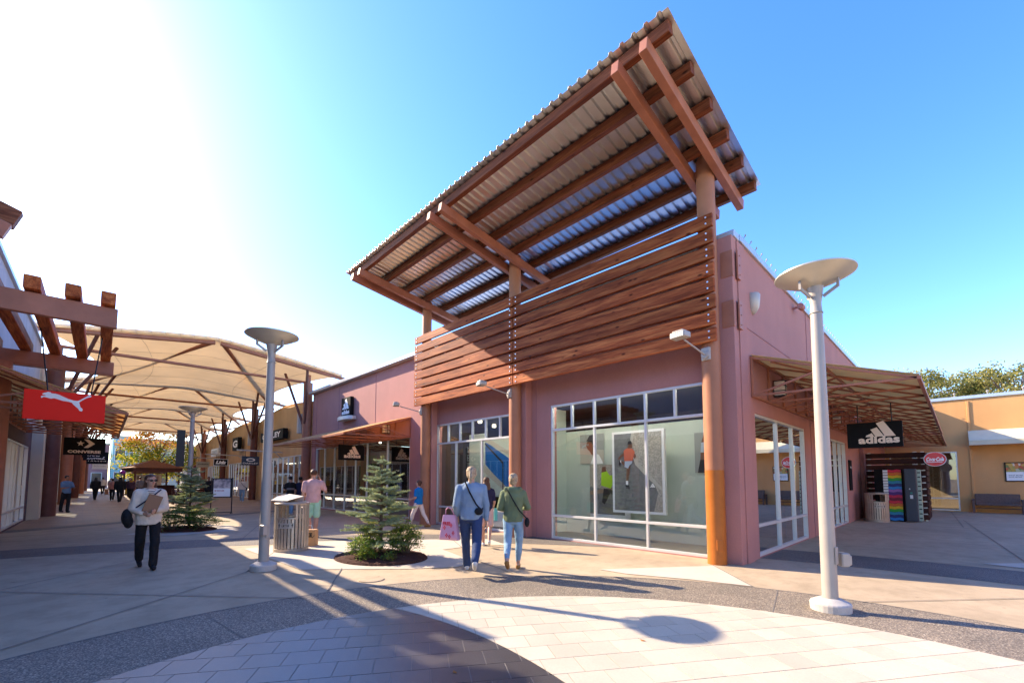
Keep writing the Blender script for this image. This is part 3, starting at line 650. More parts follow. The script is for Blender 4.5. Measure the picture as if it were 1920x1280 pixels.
# ---------------------------------------------------------------- awnings
def awning(name, label, P, U, N, L, D, ztop, zlow, ztip, step=1.1, fab=None):
    fab = fab or m_fab; P = Vector((*P, 0)); U = Vector((*U, 0)); N = Vector((*N, 0)); c = P + U * L / 2
    t = thing(name, label, 'awning', (c.x, c.y, zlow))
    def q(a, d, z): v = P + U * a + N * d; return (v.x, v.y, z)
    b = MB(); n = 1
    vs = [q(0, .02, ztop), q(L, .02, ztop), q(L, D, ztip + .04), q(0, D, ztip + .04)]; vs2 = [(x, y, z + .012) for x, y, z in vs]
    b.add(vs + vs2, [(0, 3, 2, 1), (4, 5, 6, 7), (0, 1, 5, 4), (1, 2, 6, 5), (2, 3, 7, 6), (3, 0, 4, 7)]); b.build('fabric', fab, parent=t)
    bw = .036
    b = MB(); b.bar(q(0, D, ztip), q(L, D, ztip), .05, .06); b.bar(q(0, .03, ztop - .05), q(L, .03, ztop - .05), .045, .045); b.bar(q(0, .03, zlow), q(L, .03, zlow), .045, .045)
    md = D * .5; zm = ztop + (ztip - ztop) * .5; b.bar(q(0, md, zm - .05), q(L, md, zm - .05), .04, .04); b.build('rail', m_steel, parent=t)
    k = 0; cnt = max(1, round(L / step))
    for k in range(cnt + 1):
        a = L * k / cnt; a = min(max(a, .025), L - .025)
        b = MB(); b.bar(q(a, .02, zlow), q(a, D - .02, ztip), bw, bw); b.bar(q(a, .02, ztop - .05), q(a, D - .02, ztip + .0), bw, bw)
        b.bar(q(a, .03, zlow), q(a, .03, ztop - .05), bw, bw); b.bar(q(a, .03, zlow), q(a, md, zm - .05), .035, .035); b.build('truss', m_steel, parent=t)
        if k < cnt and k % 2 == 0:
            b = MB(); b.bar(q(a, D * .15, ztop - .2), q(a + L / cnt, D * .6, ztip + .28), .03, .03); b.build('brace', m_steel, parent=t)
    return t
awning('wall_awning', 'tan fabric awning on the shaded side wall, the one holding the nearer hanging sign', (9.42, YS), (1, 0), (0, -1), 12.2, 2.45, 4.02, 3.2, 3.17)
awning('wall_awning', 'far tan fabric awning on the side wall above the lockers', (21.9, 2.70), (1, 0), (0, -1), 7.9, 2.3, 4.02, 3.2, 3.17)
awning('wall_awning', 'tan fabric awning over the shopfront left of the timber screen', (XW, 14.7), (0, 1), (-1, 0), 8.2, 2.62, 3.95, 3.16, 3.12)

# ---------------------------------------------------------------- blade signs
def blade(name, label, c, R, w, h, face, rods=(), marks=None, th=.09):
    """hanging sign: c is the lower left corner, R the reading direction"""
    R = Vector(R); U = Vector((0, 0, 1)); N = R.cross(U); c = Vector(c); mid = c + R * w / 2
    t = thing(name, label, 'sign', tuple(mid))
    b = MB(); b.frameprism([(0, 0), (w, 0), (w, h), (0, h)], c, R, U, -th / 2, th / 2); b.build('board', face, parent=t, bevel=.004)
    for x, top in rods:
        p = c + R * x + U * h; b = MB(); b.tube(p, p + Vector(top), .012, .012, 8); b.build('rod', m_darkmetal, parent=t)
    if marks: marks(t, c + N * th / 2, R, U)
    return t
def adidas_marks(t, O, R, U):
    for nm, m in (('logo', m_signw),):
        b = MB(); three_bars(b, O + R * .33 + U * .235, R, U, .52, .003); b.build('bars', m, parent=t)
        b = MB(); letter(b, 'adidas', O + R * .20 + U * .085, R, U, .70, .17, .006, .045); b.build('lettering', m, parent=t)
blade('hanging_sign', 'black hanging sign with white bars and lettering under the right side awning', (12.5, 1.76, 2.25), (0, -1, 0), .95, .56, m_black, [(.2, (0, 0, .40)), (.78, (0, 0, .40))], adidas_marks)
blade('hanging_sign', 'black hanging sign with white bars and lettering under the awning left of the tower', (7.30, 17.4, 2.33), (1, 0, 0), 1.06, .61, m_black, [(.2, (0, 0, .3)), (.85, (0, 0, .5))], adidas_marks)
# lit box with shelf on the upper wall
t = thing('wall_sign', 'black box sign with white bars standing on a silver curved shelf on the upper wall', 'sign', (8.95, 20.1, 4.35))
b = MB(); b.box(8.76, 8.93, 19.72, 20.70, 4.50, 5.42); b.build('box', m_black, parent=t, bevel=.01)
b = MB(); three_bars(b, (8.76, 20.58, 4.86), (0, -1, 0), (0, 0, 1), .74, .004); b.build('bars', m_white, parent=t)
b = MB(); letter(b, 'adidas', (8.76, 20.62, 4.62), (0, -1, 0), (0, 0, 1), .80, .2, .006, .05); b.build('lettering', m_white, parent=t)
b = MB(); b.prism([(8.945, 20.9), (8.945, 19.45), (8.75, 19.45), (8.6, 19.6), (8.52, 19.95), (8.52, 20.4), (8.6, 20.75), (8.75, 20.9)], 4.32, 4.49); b.build('shelf', m_alu, parent=t, bevel=.01)

# ---------------------------------------------------------------- floodlights on the columns, wall fittings
def flood(label, cy, az, d=.85, hz=3.87):
    t = thing('floodlight', label, 'floodlight', (8.42, cy, hz)); a = radians(az); dx, dy = cos(a), sin(a)
    p = Vector((8.42 + dx * .16, cy + dy * .16, hz))
    b = MB(); b.tube(p - Vector((dx, dy, 0)) * .02, p + Vector((dx, dy, 0)) * .07, .085, .075, 16); b.obox((8.42 + dx * .17, cy + dy * .17, hz + .02), (.03, .085, .12), a); b.build('mount', m_lampw, parent=t, bevel=.01)
    e = p + Vector((dx * d, dy * d, .16)); b = MB(); b.tube(p + Vector((dx, dy, 0)) * .05, e, .016, .016, 10); b.build('arm', m_lampw, parent=t, smooth=40)
    h = MB(); c = e + Vector((dx * .12, dy * .12, .05)); h.obox(tuple(c), (.10, .15, .055), a); h.obox(tuple(c + Vector((dx * .02, dy * .02, .062))), (.07, .11, .022), a); h.build('head', m_lampw, parent=t, bevel=.03, seg=2)
    h = MB()
    for k in range(7): o = (k - 3) * .036; h.obox((c.x + dx * .10 - sin(a) * o, c.y + dy * .10 + cos(a) * o, c.z), (.006, .012, .045), a)
    h.build('grille', m_dish, parent=t)
flood('cream floodlight on an arm at the corner column, nearest the camera', CYS[0], 172, .72)
flood('cream floodlight on an arm at the middle column', CYS[1], 162, .72)
flood('floodlight on an arm at the left end column, in front of the lit wall', CYS[2], 155, .72)
t = thing('wall_sconce', 'rounded shield-shaped grey light high on the shaded side wall', 'wall light', (9.72, YS, 5.1))
b = MB(); b.rings([((9.72, YS - .005, 4.93 + z), (rx, 0, 0), (0, ry, 0)) for z, rx, ry in ((0, .02, .02), (.05, .09, .07), (.14, .13, .12), (.28, .15, .14), (.40, .15, .15), (.43, .13, .13))], n=22); b.build('shade', m_lamp, parent=t, smooth=50)
t = thing('security_camera', 'small pink wall camera near the top edge of the side wall', 'camera', (13.0, YS, 6.0))
b = MB(); b.tube((13, YS, 5.98), (13, YS - .16, 5.98), .03, .03, 10); b.tube((12.92, YS - .18, 5.98), (13.14, YS - .18, 5.98), .075, .075, 14); b.build('housing', m_pink, parent=t)
t = thing('wall_plaque', 'narrow dark notice frame on the mauve side wall beside the lockers', 'notice', (20.2, YS, 1.6))
b = MB(); b.box(19.9, 20.4, YS - .04, YS - .003, 1.15, 2.25); b.build('frame', m_black, parent=t)
b = MB(); letter(b, 'STORE HOURS', (19.97, YS - .045, 1.95), (1, 0, 0), (0, 0, 1), .36, .07, .003); b.build('lettering', m_wpaper, parent=t)
def cage_lamp(label, x, y, z):
    t = thing('soffit_lamp', label, 'wall light', (x, y, z)); b = MB(); b.box(x - .12, x + .12, y - .10, y + .10, z - .17, z + .17); b.build('lens', m_shoplamp2, parent=t, bevel=.02)
    b = MB()
    for q in (-.17, -.057, .057, .17): b.box(x - .13, x + .13, y - .11, y + .11, z + q - .008, z + q + .008)
    b.box(x - .008, x + .008, y - .115, y + .115, z - .17, z + .17); b.build('cage', m_darkmetal, parent=t)
m_shoplamp2 = flat('pale lamp lens', (.75, .70, .62), .4)
cage_lamp('caged lamp under the side awning, near its left end', 11.0, 2.7, 3.55)
cage_lamp('caged lamp under the side awning, farther along', 17.4, 2.7, 3.5)
cage_lamp('caged lamp under the awning left of the tower', 8.82, 16.4, 3.6)

# ---------------------------------------------------------------- street lamps
def lamp_proto():
    t = thing('street_lamp', '', 'street lamp', (0, 0, 0), group='saucer-headed lamps on the plaza')
    b = MB(); b.lathe([(.205, 0), (.21, .09), (.198, .105), (.115, .145), (.11, .15)], n=28); b.build('base', m_cbase, parent=t, bevel=.008)
    b = MB(); b.lathe([(.082, .15), (.078, 1.2), (.071, 2.6), (.064, 3.62)], n=32); b.build('pole', m_lampw, parent=t, smooth=40)
    b = MB(); b.lathe([(.074, 3.60), (.064, 3.62), (.058, 3.72), (.085, 3.90), (.09, 3.93)], n=28); b.build('collar', m_lampw, parent=t, smooth=40)
    b = MB(); b.lathe([(.09, 3.93), (.18, 3.965), (.31, 4.02), (.415, 4.075), (.43, 4.085), (.43, 4.10), (.41, 4.095), (.30, 4.045), (.16, 3.985), (.02, 3.97)], n=48); b.build('dish', m_dish, parent=t, smooth=50)
    b = MB(); b.lathe([(.035, 3.97), (.035, 4.04), (.055, 4.045), (.055, 4.06)], n=14); b.build('lamp_socket', m_lamp, parent=t, smooth=40)
    for k in range(3):
        a = radians(40 + 120 * k); d = Vector((cos(a), sin(a), 0)); b = MB()
        b.bar(d * .08 + Vector((0, 0, 3.80)), d * .235 + Vector((0, 0, 3.895)), .022, .035); b.bar(d * .232 + Vector((0, 0, 3.88)), d * .232 + Vector((0, 0, 3.985)), .026, .03, (1, 0, 0)); b.build('bracket', m_lampw, parent=t)
    b = MB(); b.box(-.035, .035, -.093, -.08, .55, .75); b.build('hatch', m_lampw, parent=t, bevel=.003)
    return t
LP = lamp_proto()
L2 = dup(LP, (2.29, 8.43, 0), radians(20), 'lamp post with a saucer head in front of the near litter bin')
L3 = dup(LP, (2.72, 19.1, 0), radians(70), 'farthest saucer-headed lamp post behind the left spruce')
LP.location = (6.42, 1.15, 0); LP.rotation_euler = (0, 0, radians(-10)); LP['label'] = 'cream lamp post with a saucer head in front of the right side awning'
for c in list(L2.children) + list(L3.children):
    if c.name.split('.')[0] in ('pole', 'collar', 'bracket', 'hatch'): pass
t = thing('outlet_box', 'cream weatherproof outlet box fixed to the right lamp post', 'outlet box', (6.52, 1.03, .55))
b = MB(); b.obox((6.515, 1.02, .60), (.045, .06, .08), radians(-50)); b.obox((6.545, .985, .595), (.03, .045, .06), radians(-50)); b.build('housing', m_lampw, parent=t, bevel=.012)
t = thing('outlet_box', 'small grey outlet box fixed to the left lamp post', 'outlet box', (2.25, 8.30, .66))
b = MB(); b.obox((2.245, 8.335, .69), (.05, .035, .085), radians(-72)); b.build('housing', m_lamp, parent=t, bevel=.006)
t = thing('lamp_banner', 'dark narrow banner on the far lamp post', 'banner', (2.5, 19.2, 2.2))
b = MB(); b.box(2.32, 2.56, 19.28, 19.30, 2.0, 3.3); b.build('cloth', m_darkmetal, parent=t)

# ---------------------------------------------------------------- litter bins
def bin_proto():
    t = thing('litter_bin', '', 'litter bin', (0, 0, 0)); R_ = .335
    b = MB(); b.lathe([(R_ + .012, .0), (R_ + .018, .07), (R_ + .004, .075), (R_ - .06, .075), (R_ - .06, .02)], n=40); b.build('foot_ring', m_bin, parent=t, smooth=35)
    b = MB(); b.lathe([(R_ - .035, 1.0), (R_ + .012, 1.0), (R_ + .018, 1.03), (R_ + .008, 1.045), (R_ - .05, 1.045)], n=40); b.build('top_ring', m_bin, parent=t, smooth=35)
    b = MB(); b.lathe([(.06, 1.046), (R_ - .05, 1.046), (R_ - .05, 1.055), (.06, 1.075)], n=30); b.build('lid', m_bin, parent=t, smooth=35)
    n = 30
    for k in range(n):
        a = 2 * pi * k / n; front = abs(((a - 0 + pi) % (2 * pi)) - pi) < .62; back = abs(((a - pi + pi) % (2 * pi)) - pi) < .62
        top = .70 if (front or back) else 1.0
        b = MB(); b.obox((cos(a) * R_, sin(a) * R_, (.075 + top) / 2), (.006, .027, (top - .075) / 2), a); b.build('slat', m_bin, parent=t, bevel=.003)
    for s in (0, pi):
        b = MB()
        for k in range(-4, 4): a0 = s + k * .155; b.obox((cos(a0 + .0775) * (R_ + .006), sin(a0 + .0775) * (R_ + .006), .715), (.008, .028, .014), a0 + .0775)
        b.build('sill', m_bin, parent=t)
    b = MB()
    for k in range(-3, 4): a0 = k * .14; b.obox((cos(a0) * (R_ + .012), sin(a0) * (R_ + .012), .565), (.005, .026, .055), a0)
    b.build('plate', m_lamp, parent=t)
    b = MB()
    for k, ch in enumerate('LITTER'):
        a0 = (k - 2.5) * .075; letter(b, ch, (cos(a0) * (R_ + .017) + sin(a0) * .009, sin(a0) * (R_ + .017) - cos(a0) * .009, .545), (-sin(a0), cos(a0), 0), (0, 0, 1), .018, .042, .003, .03)
    for s in (-1, 1):
        a0 = s * .38; c = (cos(a0) * (R_ + .02), sin(a0) * (R_ + .02)); b.obox((c[0], c[1], .565), (.003, .006, .03), a0); b.obox((c[0], c[1], .575), (.003, .016, .008), a0); b.ell((c[0], c[1], .606), (.009, .009, .009), 8, 5)
    b.build('lettering', m_pblk, parent=t)
    b = MB(); b.lathe([(.25, .1), (.26, .66), (.245, .66), (.24, .12)], n=24, close=False); b.build('liner', m_darkmetal, parent=t, smooth=40)
    return t
B0 = bin_proto()
B2 = dup(B0, (21.0, 2.20, 0), radians(200), 'slatted litter bin beside the rainbow lockers'); B2['group'] = B0['group'] = 'slatted metal litter bins'
B0.location = (3.33, 10.30, 0); B0.rotation_euler = (0, 0, radians(-128)); B0['label'] = 'slatted metal litter bin with cartons on its lid behind the left lamp post'
t = thing('carton', 'crumpled flattened carton lying on top of the near litter bin', 'carton', (3.2, 10.3, 1.09))
b = MB(); b.add([(2.95, 10.55, 1.08), (3.15, 10.05, 1.09), (3.5, 10.15, 1.16), (3.35, 10.6, 1.20), (3.1, 10.6, 1.16), (2.97, 10.50, 1.095), (3.17, 10.03, 1.105), (3.5, 10.13, 1.18), (3.36, 10.6, 1.22), (3.12, 10.62, 1.18)], [(0, 1, 2, 3, 4), (9, 8, 7, 6, 5), (0, 5, 6, 1), (1, 6, 7, 2), (2, 7, 8, 3), (3, 8, 9, 4), (4, 9, 5, 0)])
b.build('flap', flat('newsprint paper', (.55, .50, .44), .8), parent=t)
b = MB(); b.obox((3.42, 10.42, 1.12), (.14, .12, .05), .5); b.build('box', flat('plain carton', (.38, .30, .24), .8), parent=t)

# ---------------------------------------------------------------- left row: sports shop, pergola, hanging signs
def XL(y): return -1.02 + .0235 * (y - 27)       # line of the left columns
lrz = math.atan(.0235)
LU = (sin(lrz), cos(lrz)); LN = (cos(lrz), -sin(lrz))
shop = thing('left_shop', 'shop along the left edge with pale window mullions and a pale lilac upper wall', 'building', (-1.6, 19, 0))
y0 = 1.0; P0 = (XL(y0) - .42 + .03, y0)
lw = 26.2 - y0
wall(shop, 'front_wall', m_plumdark, P0, LU, LN, lw, 3.6, [(15.3, 23.3, .05, 2.75)], .3)
wall(shop, 'upper_wall', m_lilac, (P0[0] - .02, P0[1]), LU, LN, lw, 7.0, [], .3, z0=3.602)
wall(shop, 'coping', m_aluc, (P0[0] + .05, P0[1]), LU, LN, lw, 7.12, [], .4, z0=7.0)
shopwin(shop, P0, LU, LN, 15.3, 23.3, .05, 2.75, (.10, .2, .3, .4, .5, .6, .68, .84), (), None, .55, gm=m_glassd)
door_handle(shop, (XL(22.5) - .34, 22.3, 1.0))
b = MB(); b.box(-6, -5.9, 12, 26, 0, 3.4); b.box(-6, -1.7, 25.9, 26, 0, 3.4); b.build('interior_wall', m_intwarm, parent=shop)
b = MB(); b.box(-7, XL(20) - .8, 1, 26.2, 3.45, 3.55); b.build('interior_ceiling', m_intdark, parent=shop)
b = MB(); b.box(-9.0, XL(2) - .75, .8, 1.0, 0, 7.0); b.box(-9.2, -9.0, .8, 80, 0, 7.0); b.build('end_wall', m_lilac, parent=shop)
# pilaster between sports shop and the next one
b = MB(); b.box(XL(26) - .42, XL(26) - .1, 24.9, 26.2, 0, 3.6); b.build('pilaster', m_cream, parent=shop)
# pergola in front of the sports shop
per = thing('pergola', 'red-brown timber pergola with three square rafter ends at the left edge', 'pergola', (-1.3, 16, 0))
RW = .21
for x in (-.78, -.28, .19, -1.3, -1.82):
    b = MB(); b.bar((x - .0, 10.98, 4.93), (x + .12, 16.75, 4.93), RW, .235); b.build('rafter', m_wy, parent=per, bevel=.012)
b = MB(); b.bar((-3.2, 11.17, 4.60), (.335, 11.17, 4.60), .13, .37); b.build('front_beam', m_steel, parent=per, bevel=.008)
b = MB(); b.bar((-3.2, 16.45, 4.62), (.48, 16.45, 4.62), .16, .34); b.build('rear_beam', m_steel, parent=per, bevel=.008)
b = MB(); b.bar((-3.2, 16.45, 4.43), (.48, 16.45, 4.43), .22, .025); b.build('rear_beam_flange', m_steel, parent=per)
b = MB(); b.tube((-1.63, 16.35, 0), (-1.63, 16.35, 4.44), .27, .27, 30); b.build('column', m_steel, parent=per, smooth=40)
b = MB(); b.tube((-1.82, 11.2, 0), (-1.82, 11.2, 4.4), .2, .2, 24); b.build('column', m_steel, parent=per, smooth=40)
up = thing('roof_beam_end', 'painted beam and timber end jutting in at the upper left edge', 'beam', (-1.6, 13.2, 6.4))
b = MB(); b.bar((-2.6, 13.2, 7.28), (-1.19, 13.2, 6.80), .22, .38); b.build('timber_end', m_wx, parent=up, bevel=.012)
b = MB(); b.bar((-2.6, 13.0, 6.90), (-1.30, 13.0, 6.44), .16, .32); b.build('bracket', m_steel, parent=up, bevel=.008)
def cat_marks(t, O, R, U):
    b = MB(); s = 1.22 / 735.
    poly = [((x - 222) * s, .61 - (y - 228 - (x - 222) * .095) * s * .97 - .0) for x, y in CAT]
    b.frameprism(poly, O, R, U, .003, .006); b.build('leaping_cat', m_white, parent=t)
blade('hanging_sign', 'red hanging sign with a white leaping cat under the pergola', (-.93, 13.22, 2.78), (1, 0, 0), 1.22, .61, m_red, [(.33, (-.20, .55, 1.45)), (.98, (.13, .55, 1.45))], cat_marks, th=.05)
def conv_marks(t, O, R, U):
    b = MB(); b.frameprism([(.50, .56), (.62, .56), (.79, .41), (.62, .26), (.50, .26), (.64, .41)], O, R, U, .003, .006)
    b.frameprism([(.42 + (.105 if k % 2 == 0 else .045) * cos(pi / 2 + k * pi / 5), .41 + (.105 if k % 2 == 0 else .045) * sin(pi / 2 + k * pi / 5)) for k in range(10)], O, R, U, .003, .006); b.build('star_chevron', m_signw, parent=t)
    b = MB(); letter(b, 'CONVERSE', O + R * .11 + U * .07, R, U, .84, .10, .004, .05); b.build('lettering', m_signw, parent=t)
blade('hanging_sign', 'black hanging sign with a star and chevron above the word CONVERSE', (-.52, 21.7, 2.40), (1, 0, 0), 1.07, .61, m_black, [(.2, (0, 0, .5)), (.9, (0, 0, .3))], conv_marks)
def word_marks(w, m=m_signw, h=.12, x0=.1, y0=.2, ww=.86, bold=.04, sh=0):
    def f(t, O, R, U): b = MB(); letter(b, w, O + R * x0 + U * y0, R, U, ww, h, .004, bold, sh); b.build('lettering', m, parent=t)
    return f
blade('hanging_sign', 'black sign lettered VANS just behind the CONVERSE sign', (-.05, 24.6, 2.42), (1, 0, 0), .62, .40, m_black, [(.3, (0, 0, .5))], word_marks('VANS', h=.13, x0=.12, y0=.05, ww=.4))
blade('hanging_sign', 'black sign lettered ZUMIEZ below and behind the VANS sign', (-.02, 28.2, 2.42), (1, 0, 0), .86, .4, m_black, [(.3, (0, 0, .5))], word_marks('ZUMIEZ', h=.12, x0=.12, y0=.06, ww=.62))
blade('hanging_sign', 'black sign lettered PACSUN in spaced letters', (.13, 34.5, 2.42), (1, 0, 0), .86, .44, m_black, [(.3, (0, 0, .5))], word_marks('P A C S U N', h=.12, x0=.06, y0=.14, ww=.74))
blade('hanging_sign', 'white sign with thin grey lettering, farthest of the left hanging signs', (.55, 52, 2.42), (1, 0, 0), 1.0, .52, m_wpaper, [(.3, (0, 0, .5))], word_marks('BATH WORKS', m_pgrey, .14, .12, .2, .76, .0))
awning('wall_awning', 'tan fabric awning behind the red sign on the left row', (XL(14.1) - .42, 14.1), LU, LN, 8.7, 2.45, 4.08, 3.2, 3.13, fab=m_fab)
# left row shops beyond
LY = [26.2, 38.6, 51.2, 66, 81]
for k in range(4):
    ya, yb = LY[k], LY[k + 1]; L = yb - ya; P = (XL(ya) - .42, ya)
    sh = thing('row_shop', ['shop with cream wall behind the second brown column on the left', 'shop in the left row behind the third brown column', 'shop in the left row behind the fourth brown column', 'last shop in the left row before the street opens'][k], 'building', (P[0], ya, 0), group='left row shops')
    wall(sh, 'front_wall', [m_cream, m_tan, m_plumdark, m_cream][k], P, LU, LN, L - .02, 6.4, [(1.2, L - 1.2, .05, 2.9)], .3)
    shopwin(sh, P, LU, LN, 1.2, L - 1.2, .05, 2.9, (.12, .24, .36, .48, .6, .74, .87), (), None, .6, gm=m_glassd)
    b = MB(); b.box(-6, -5.9, ya, yb, 0, 3.4); b.box(-6, P[0] - .4, yb - .1, yb - .02, 0, 6.3); b.build('interior_wall', m_intdark, parent=sh)

# ---------------------------------------------------------------- right row of the street
def XR(y): return 9.10 + .036 * (y - 25.3)
RY = [24.95, 37.3, 49.8, 62.3, 74.8, 88]
rrz = math.atan(.036); RUv = (-sin(rrz), -cos(rrz)); RNv = (-cos(rrz), sin(rrz))
rlab = ['tan stucco shop next to the mauve store, behind the first canopy column', 'tan shop with a small square logo box high on its wall', 'tan shop beyond the second canopy column on the right', 'tan shop farther up the right side of the street', 'pale shop at the far end of the right row']
for k in range(5):
    ya, yb = RY[k], RY[k + 1]; L = (yb - ya) / cos(rrz); P = (XR(yb), yb)
    sh = thing('row_shop', rlab[k], 'building', (XR(ya), ya, 0), group='right row shops')
    m = [m_tan, m_tan, m_tan, m_tan, m_cream][k]
    wall(sh, 'front_wall', m, P, RUv, RNv, L - .03, 5.75, [(1.0, L - 1.6, .05, 3.0)], .3)
    # gently arched parapet
    b = MB(); Pv = Vector((*P, 0)); Uv = Vector((*RUv, 0)); Nv = Vector((*RNv, 0))
    arch = [(.0, 5.755)] + [(L * q / 16, 5.75 + .42 * sin(pi * q / 16) + .06) for q in range(17)] + [(L - .03, 5.755)]
    b.frameprism(arch, Pv, Uv, (0, 0, 1), -.3, -.0); b.build('parapet', m, parent=sh)
    b = MB(); pp = [Pv + Uv * (L * q / 16) + Vector((0, 0, 5.86 + .42 * sin(pi * q / 16))) for q in range(17)]
    for a_, b_ in zip(pp, pp[1:]): b.bar(a_ - Nv * .15, b_ - Nv * .15, .36, .07)
    b.build('coping', m_fab, parent=sh)
    shopwin(sh, P, RUv, RNv, 1.0, L - 1.6, .05, 3.0, (.1, .2, .3, .42, .54, .66, .78, .89), (), None, .6, gm=m_glassd)
    b = MB(); c = P; b.box(XR(ya) + 4, XR(ya) + 4.1, ya, yb, 0, 3.4); b.build('interior_wall', m_intwarm, parent=sh)
    b = MB(); b.box(XR(yb) + .25, XR(yb) + 12, yb - .25, yb - .1, 0, 5.6); b.build('party_wall', m, parent=sh)
    b = MB()
    for q in range(4): b.box(XR(ya) + 2, XR(ya) + 2.3, ya + 2 + q * 2.6, ya + 3.2 + q * 2.6, 2.7, 2.76)
    b.build('ceiling_lamp', m_shoplamp, parent=sh)
def sign_box(label, x, ya, yb, z0, z1, face, word, m, shelf=None, th=.3):
    t = thing('wall_sign', label, 'sign', (x, ya, z0)); b = MB(); b.box(x - th, x, ya, yb, z0, z1); b.build('box', face, parent=t, bevel=.02)
    b = MB(); w = yb - ya; letter(b, word, (x - th, yb - w * .1, z0 + (z1 - z0) * .22), (0, -1, 0), (0, 0, 1), w * .8, (z1 - z0) * .55, .005, .04); b.build('lettering', m, parent=t)
sign_box('dark shop sign ending in Y partly hidden behind the left lamp post', 9.1, 29.4, 34.2, 4.1, 4.75, m_black, 'OAKLEY', m_white)
sign_box('small square black and white logo box on the tan wall', 9.5, 42.3, 44.2, 4.0, 5.1, m_black, 'G', m_white)
sign_box('pale lettered sign box on the tan wall beyond the second column', 9.95, 52.4, 55.6, 3.9, 4.7, m_wpaper, 'JOURNEYS', m_pgrey)
def arm(label, x, y, z, L, m=m_lamp):
    t = thing('sign_bracket', label, 'bracket', (x, y, z)); b = MB(); b.bar((x, y, z), (x - L, y, z + .05), .05, .09); b.bar((x, y, z - .45), (x - .45, y, z - .02), .04, .05); b.build('arm', m, parent=t)
arm('grey bracket arm holding the OAKLEY sign', XR(31) - .01, 31, 3.3, 2.6); arm('grey bracket arm holding the Lids sign', XR(42) - .01, 42, 3.5, 2.8); arm('grey bracket arm holding the JOURNEYS sign', XR(52) - .01, 52, 3.6, 2.6)
def oak_marks(t, O, R, U):
    b = MB(); n = 28
    for k in range(n):
        a0, a1 = 2 * pi * k / n, 2 * pi * (k + 1) / n
        b.frameprism([(.48 + .25 * cos(a0), .34 + .105 * sin(a0)), (.48 + .25 * cos(a1), .34 + .105 * sin(a1)), (.48 + .165 * cos(a1), .34 + .055 * sin(a1)), (.48 + .165 * cos(a0), .34 + .055 * sin(a0))], O, R, U, .003, .006)
    b.build('ellipse_mark', m_signw, parent=t); b = MB(); letter(b, 'OAKLEY', O + R * .05 + U * .08, R, U, .86, .09, .004, .02); b.build('lettering', m_signw, parent=t)
blade('hanging_sign', 'dark blue-black sign with an ellipse mark and the word OAKLEY', (6.98, 31, 2.42), (1, 0, 0), .96, .55, flat('blue black sign', (.015, .02, .035)), [(.2, (0, 0, .33)), (.8, (0, 0, .33))], oak_marks)
def lids_marks(t, O, R, U):
    b = MB(); w, h, q = 1.0, .55, .03
    for p in ([(0, 0), (w, 0), (w, q), (0, q)], [(0, h - q), (w, h - q), (w, h), (0, h)], [(0, q), (q, q), (q, h - q), (0, h - q)], [(w - q, q), (w, q), (w, h - q), (w - q, h - q)]): b.frameprism(p, O, R, U, .003, .006)
    b.build('border', m_white, parent=t); b = MB(); letter(b, 'Lids', O + R * .14 + U * .14, R, U, .72, .28, .004, .06, .3); b.build('lettering', m_white, parent=t)
blade('hanging_sign', 'black sign with a white border and the word Lids in slanted letters', (7.48, 42, 2.64), (1, 0, 0), 1.0, .55, m_black, [(.2, (0, 0, .33)), (.8, (0, 0, .33))], lids_marks)
blade('hanging_sign', 'beige sign with dark letters JOURNEYS', (7.86, 52, 2.72), (1, 0, 0), 1.08, .55, flat('beige sign', (.42, .38, .28)), [(.2, (0, 0, .33))], word_marks('JOURNEYS', m_pblk, .17, .1, .2, .88, .03))
blade('hanging_sign', 'small dark red sign beyond the JOURNEYS sign', (8.0, 58, 2.5), (1, 0, 0), .85, .55, flat('dark red sign', (.18, .02, .02)), [(.4, (0, 0, .5))], word_marks('TORRID', m_white, .12, .1, .2, .6, .03))

# ---------------------------------------------------------------- canopy columns and membranes
def col_thing(label, x, y, h, r, m, toward, arms=True, grp='canopy columns'):
    t = thing('canopy_column', label, 'column', (x, y, 0), group=grp)
    b = MB(); b.tube((x, y, 0), (x, y, h), r, r, 26); b.build('shaft', m, parent=t, smooth=40)
    b = MB(); b.tube((x, y, h), (x, y, h + .45), r * .55, r * .55, 18); b.build('neck', m, parent=t, smooth=40)
    return t
Lc = [27, 38.9, 51.6, 66.4, 81]; Rc = [25.25, 37.5, 49.9, 62.4, 74.9]
lo = ['first', 'second', 'third', 'fourth', 'fifth']
for k, y in enumerate(Lc): col_thing('%s brown canopy column along the left walk, counting from the red sign' % lo[k], XL(y), y, 6.9, .29, m_steeld if k % 2 == 0 else m_steel, 1)
for k, y in enumerate(Rc): col_thing('%s brown canopy column along the right shops, counting from the mauve store' % lo[k], XR(y) - .32, y, 6.9, .24, m_steel if k in (0, 3) else m_steeld, -1)
for k, y in enumerate(Rc[:4]):   # cylinder lamps on the right columns
    x = XR(y) - .32; t = thing('cylinder_lamp', 'grey cylinder lamp on the %s right canopy column' % lo[k], 'wall light', (x, y + 1.2, 4.2), group='cylinder lamps on the columns')
    b = MB(); b.tube((x + .0, y + .95, 4.15), (x, y + .95, 5.25), .21, .21, 22); b.build('shade', m_lamp, parent=t, smooth=40)
    b = MB(); b.bar((x, y + .2, 4.75), (x, y + .78, 4.75), .05, .16); b.build('arm', m_lamp, parent=t)
FY = [24.5, 36.8, 49.1, 61.6]
def xe(y, s): return (XL(y) - .55) if s < 0 else (XR(y) + 1.25)
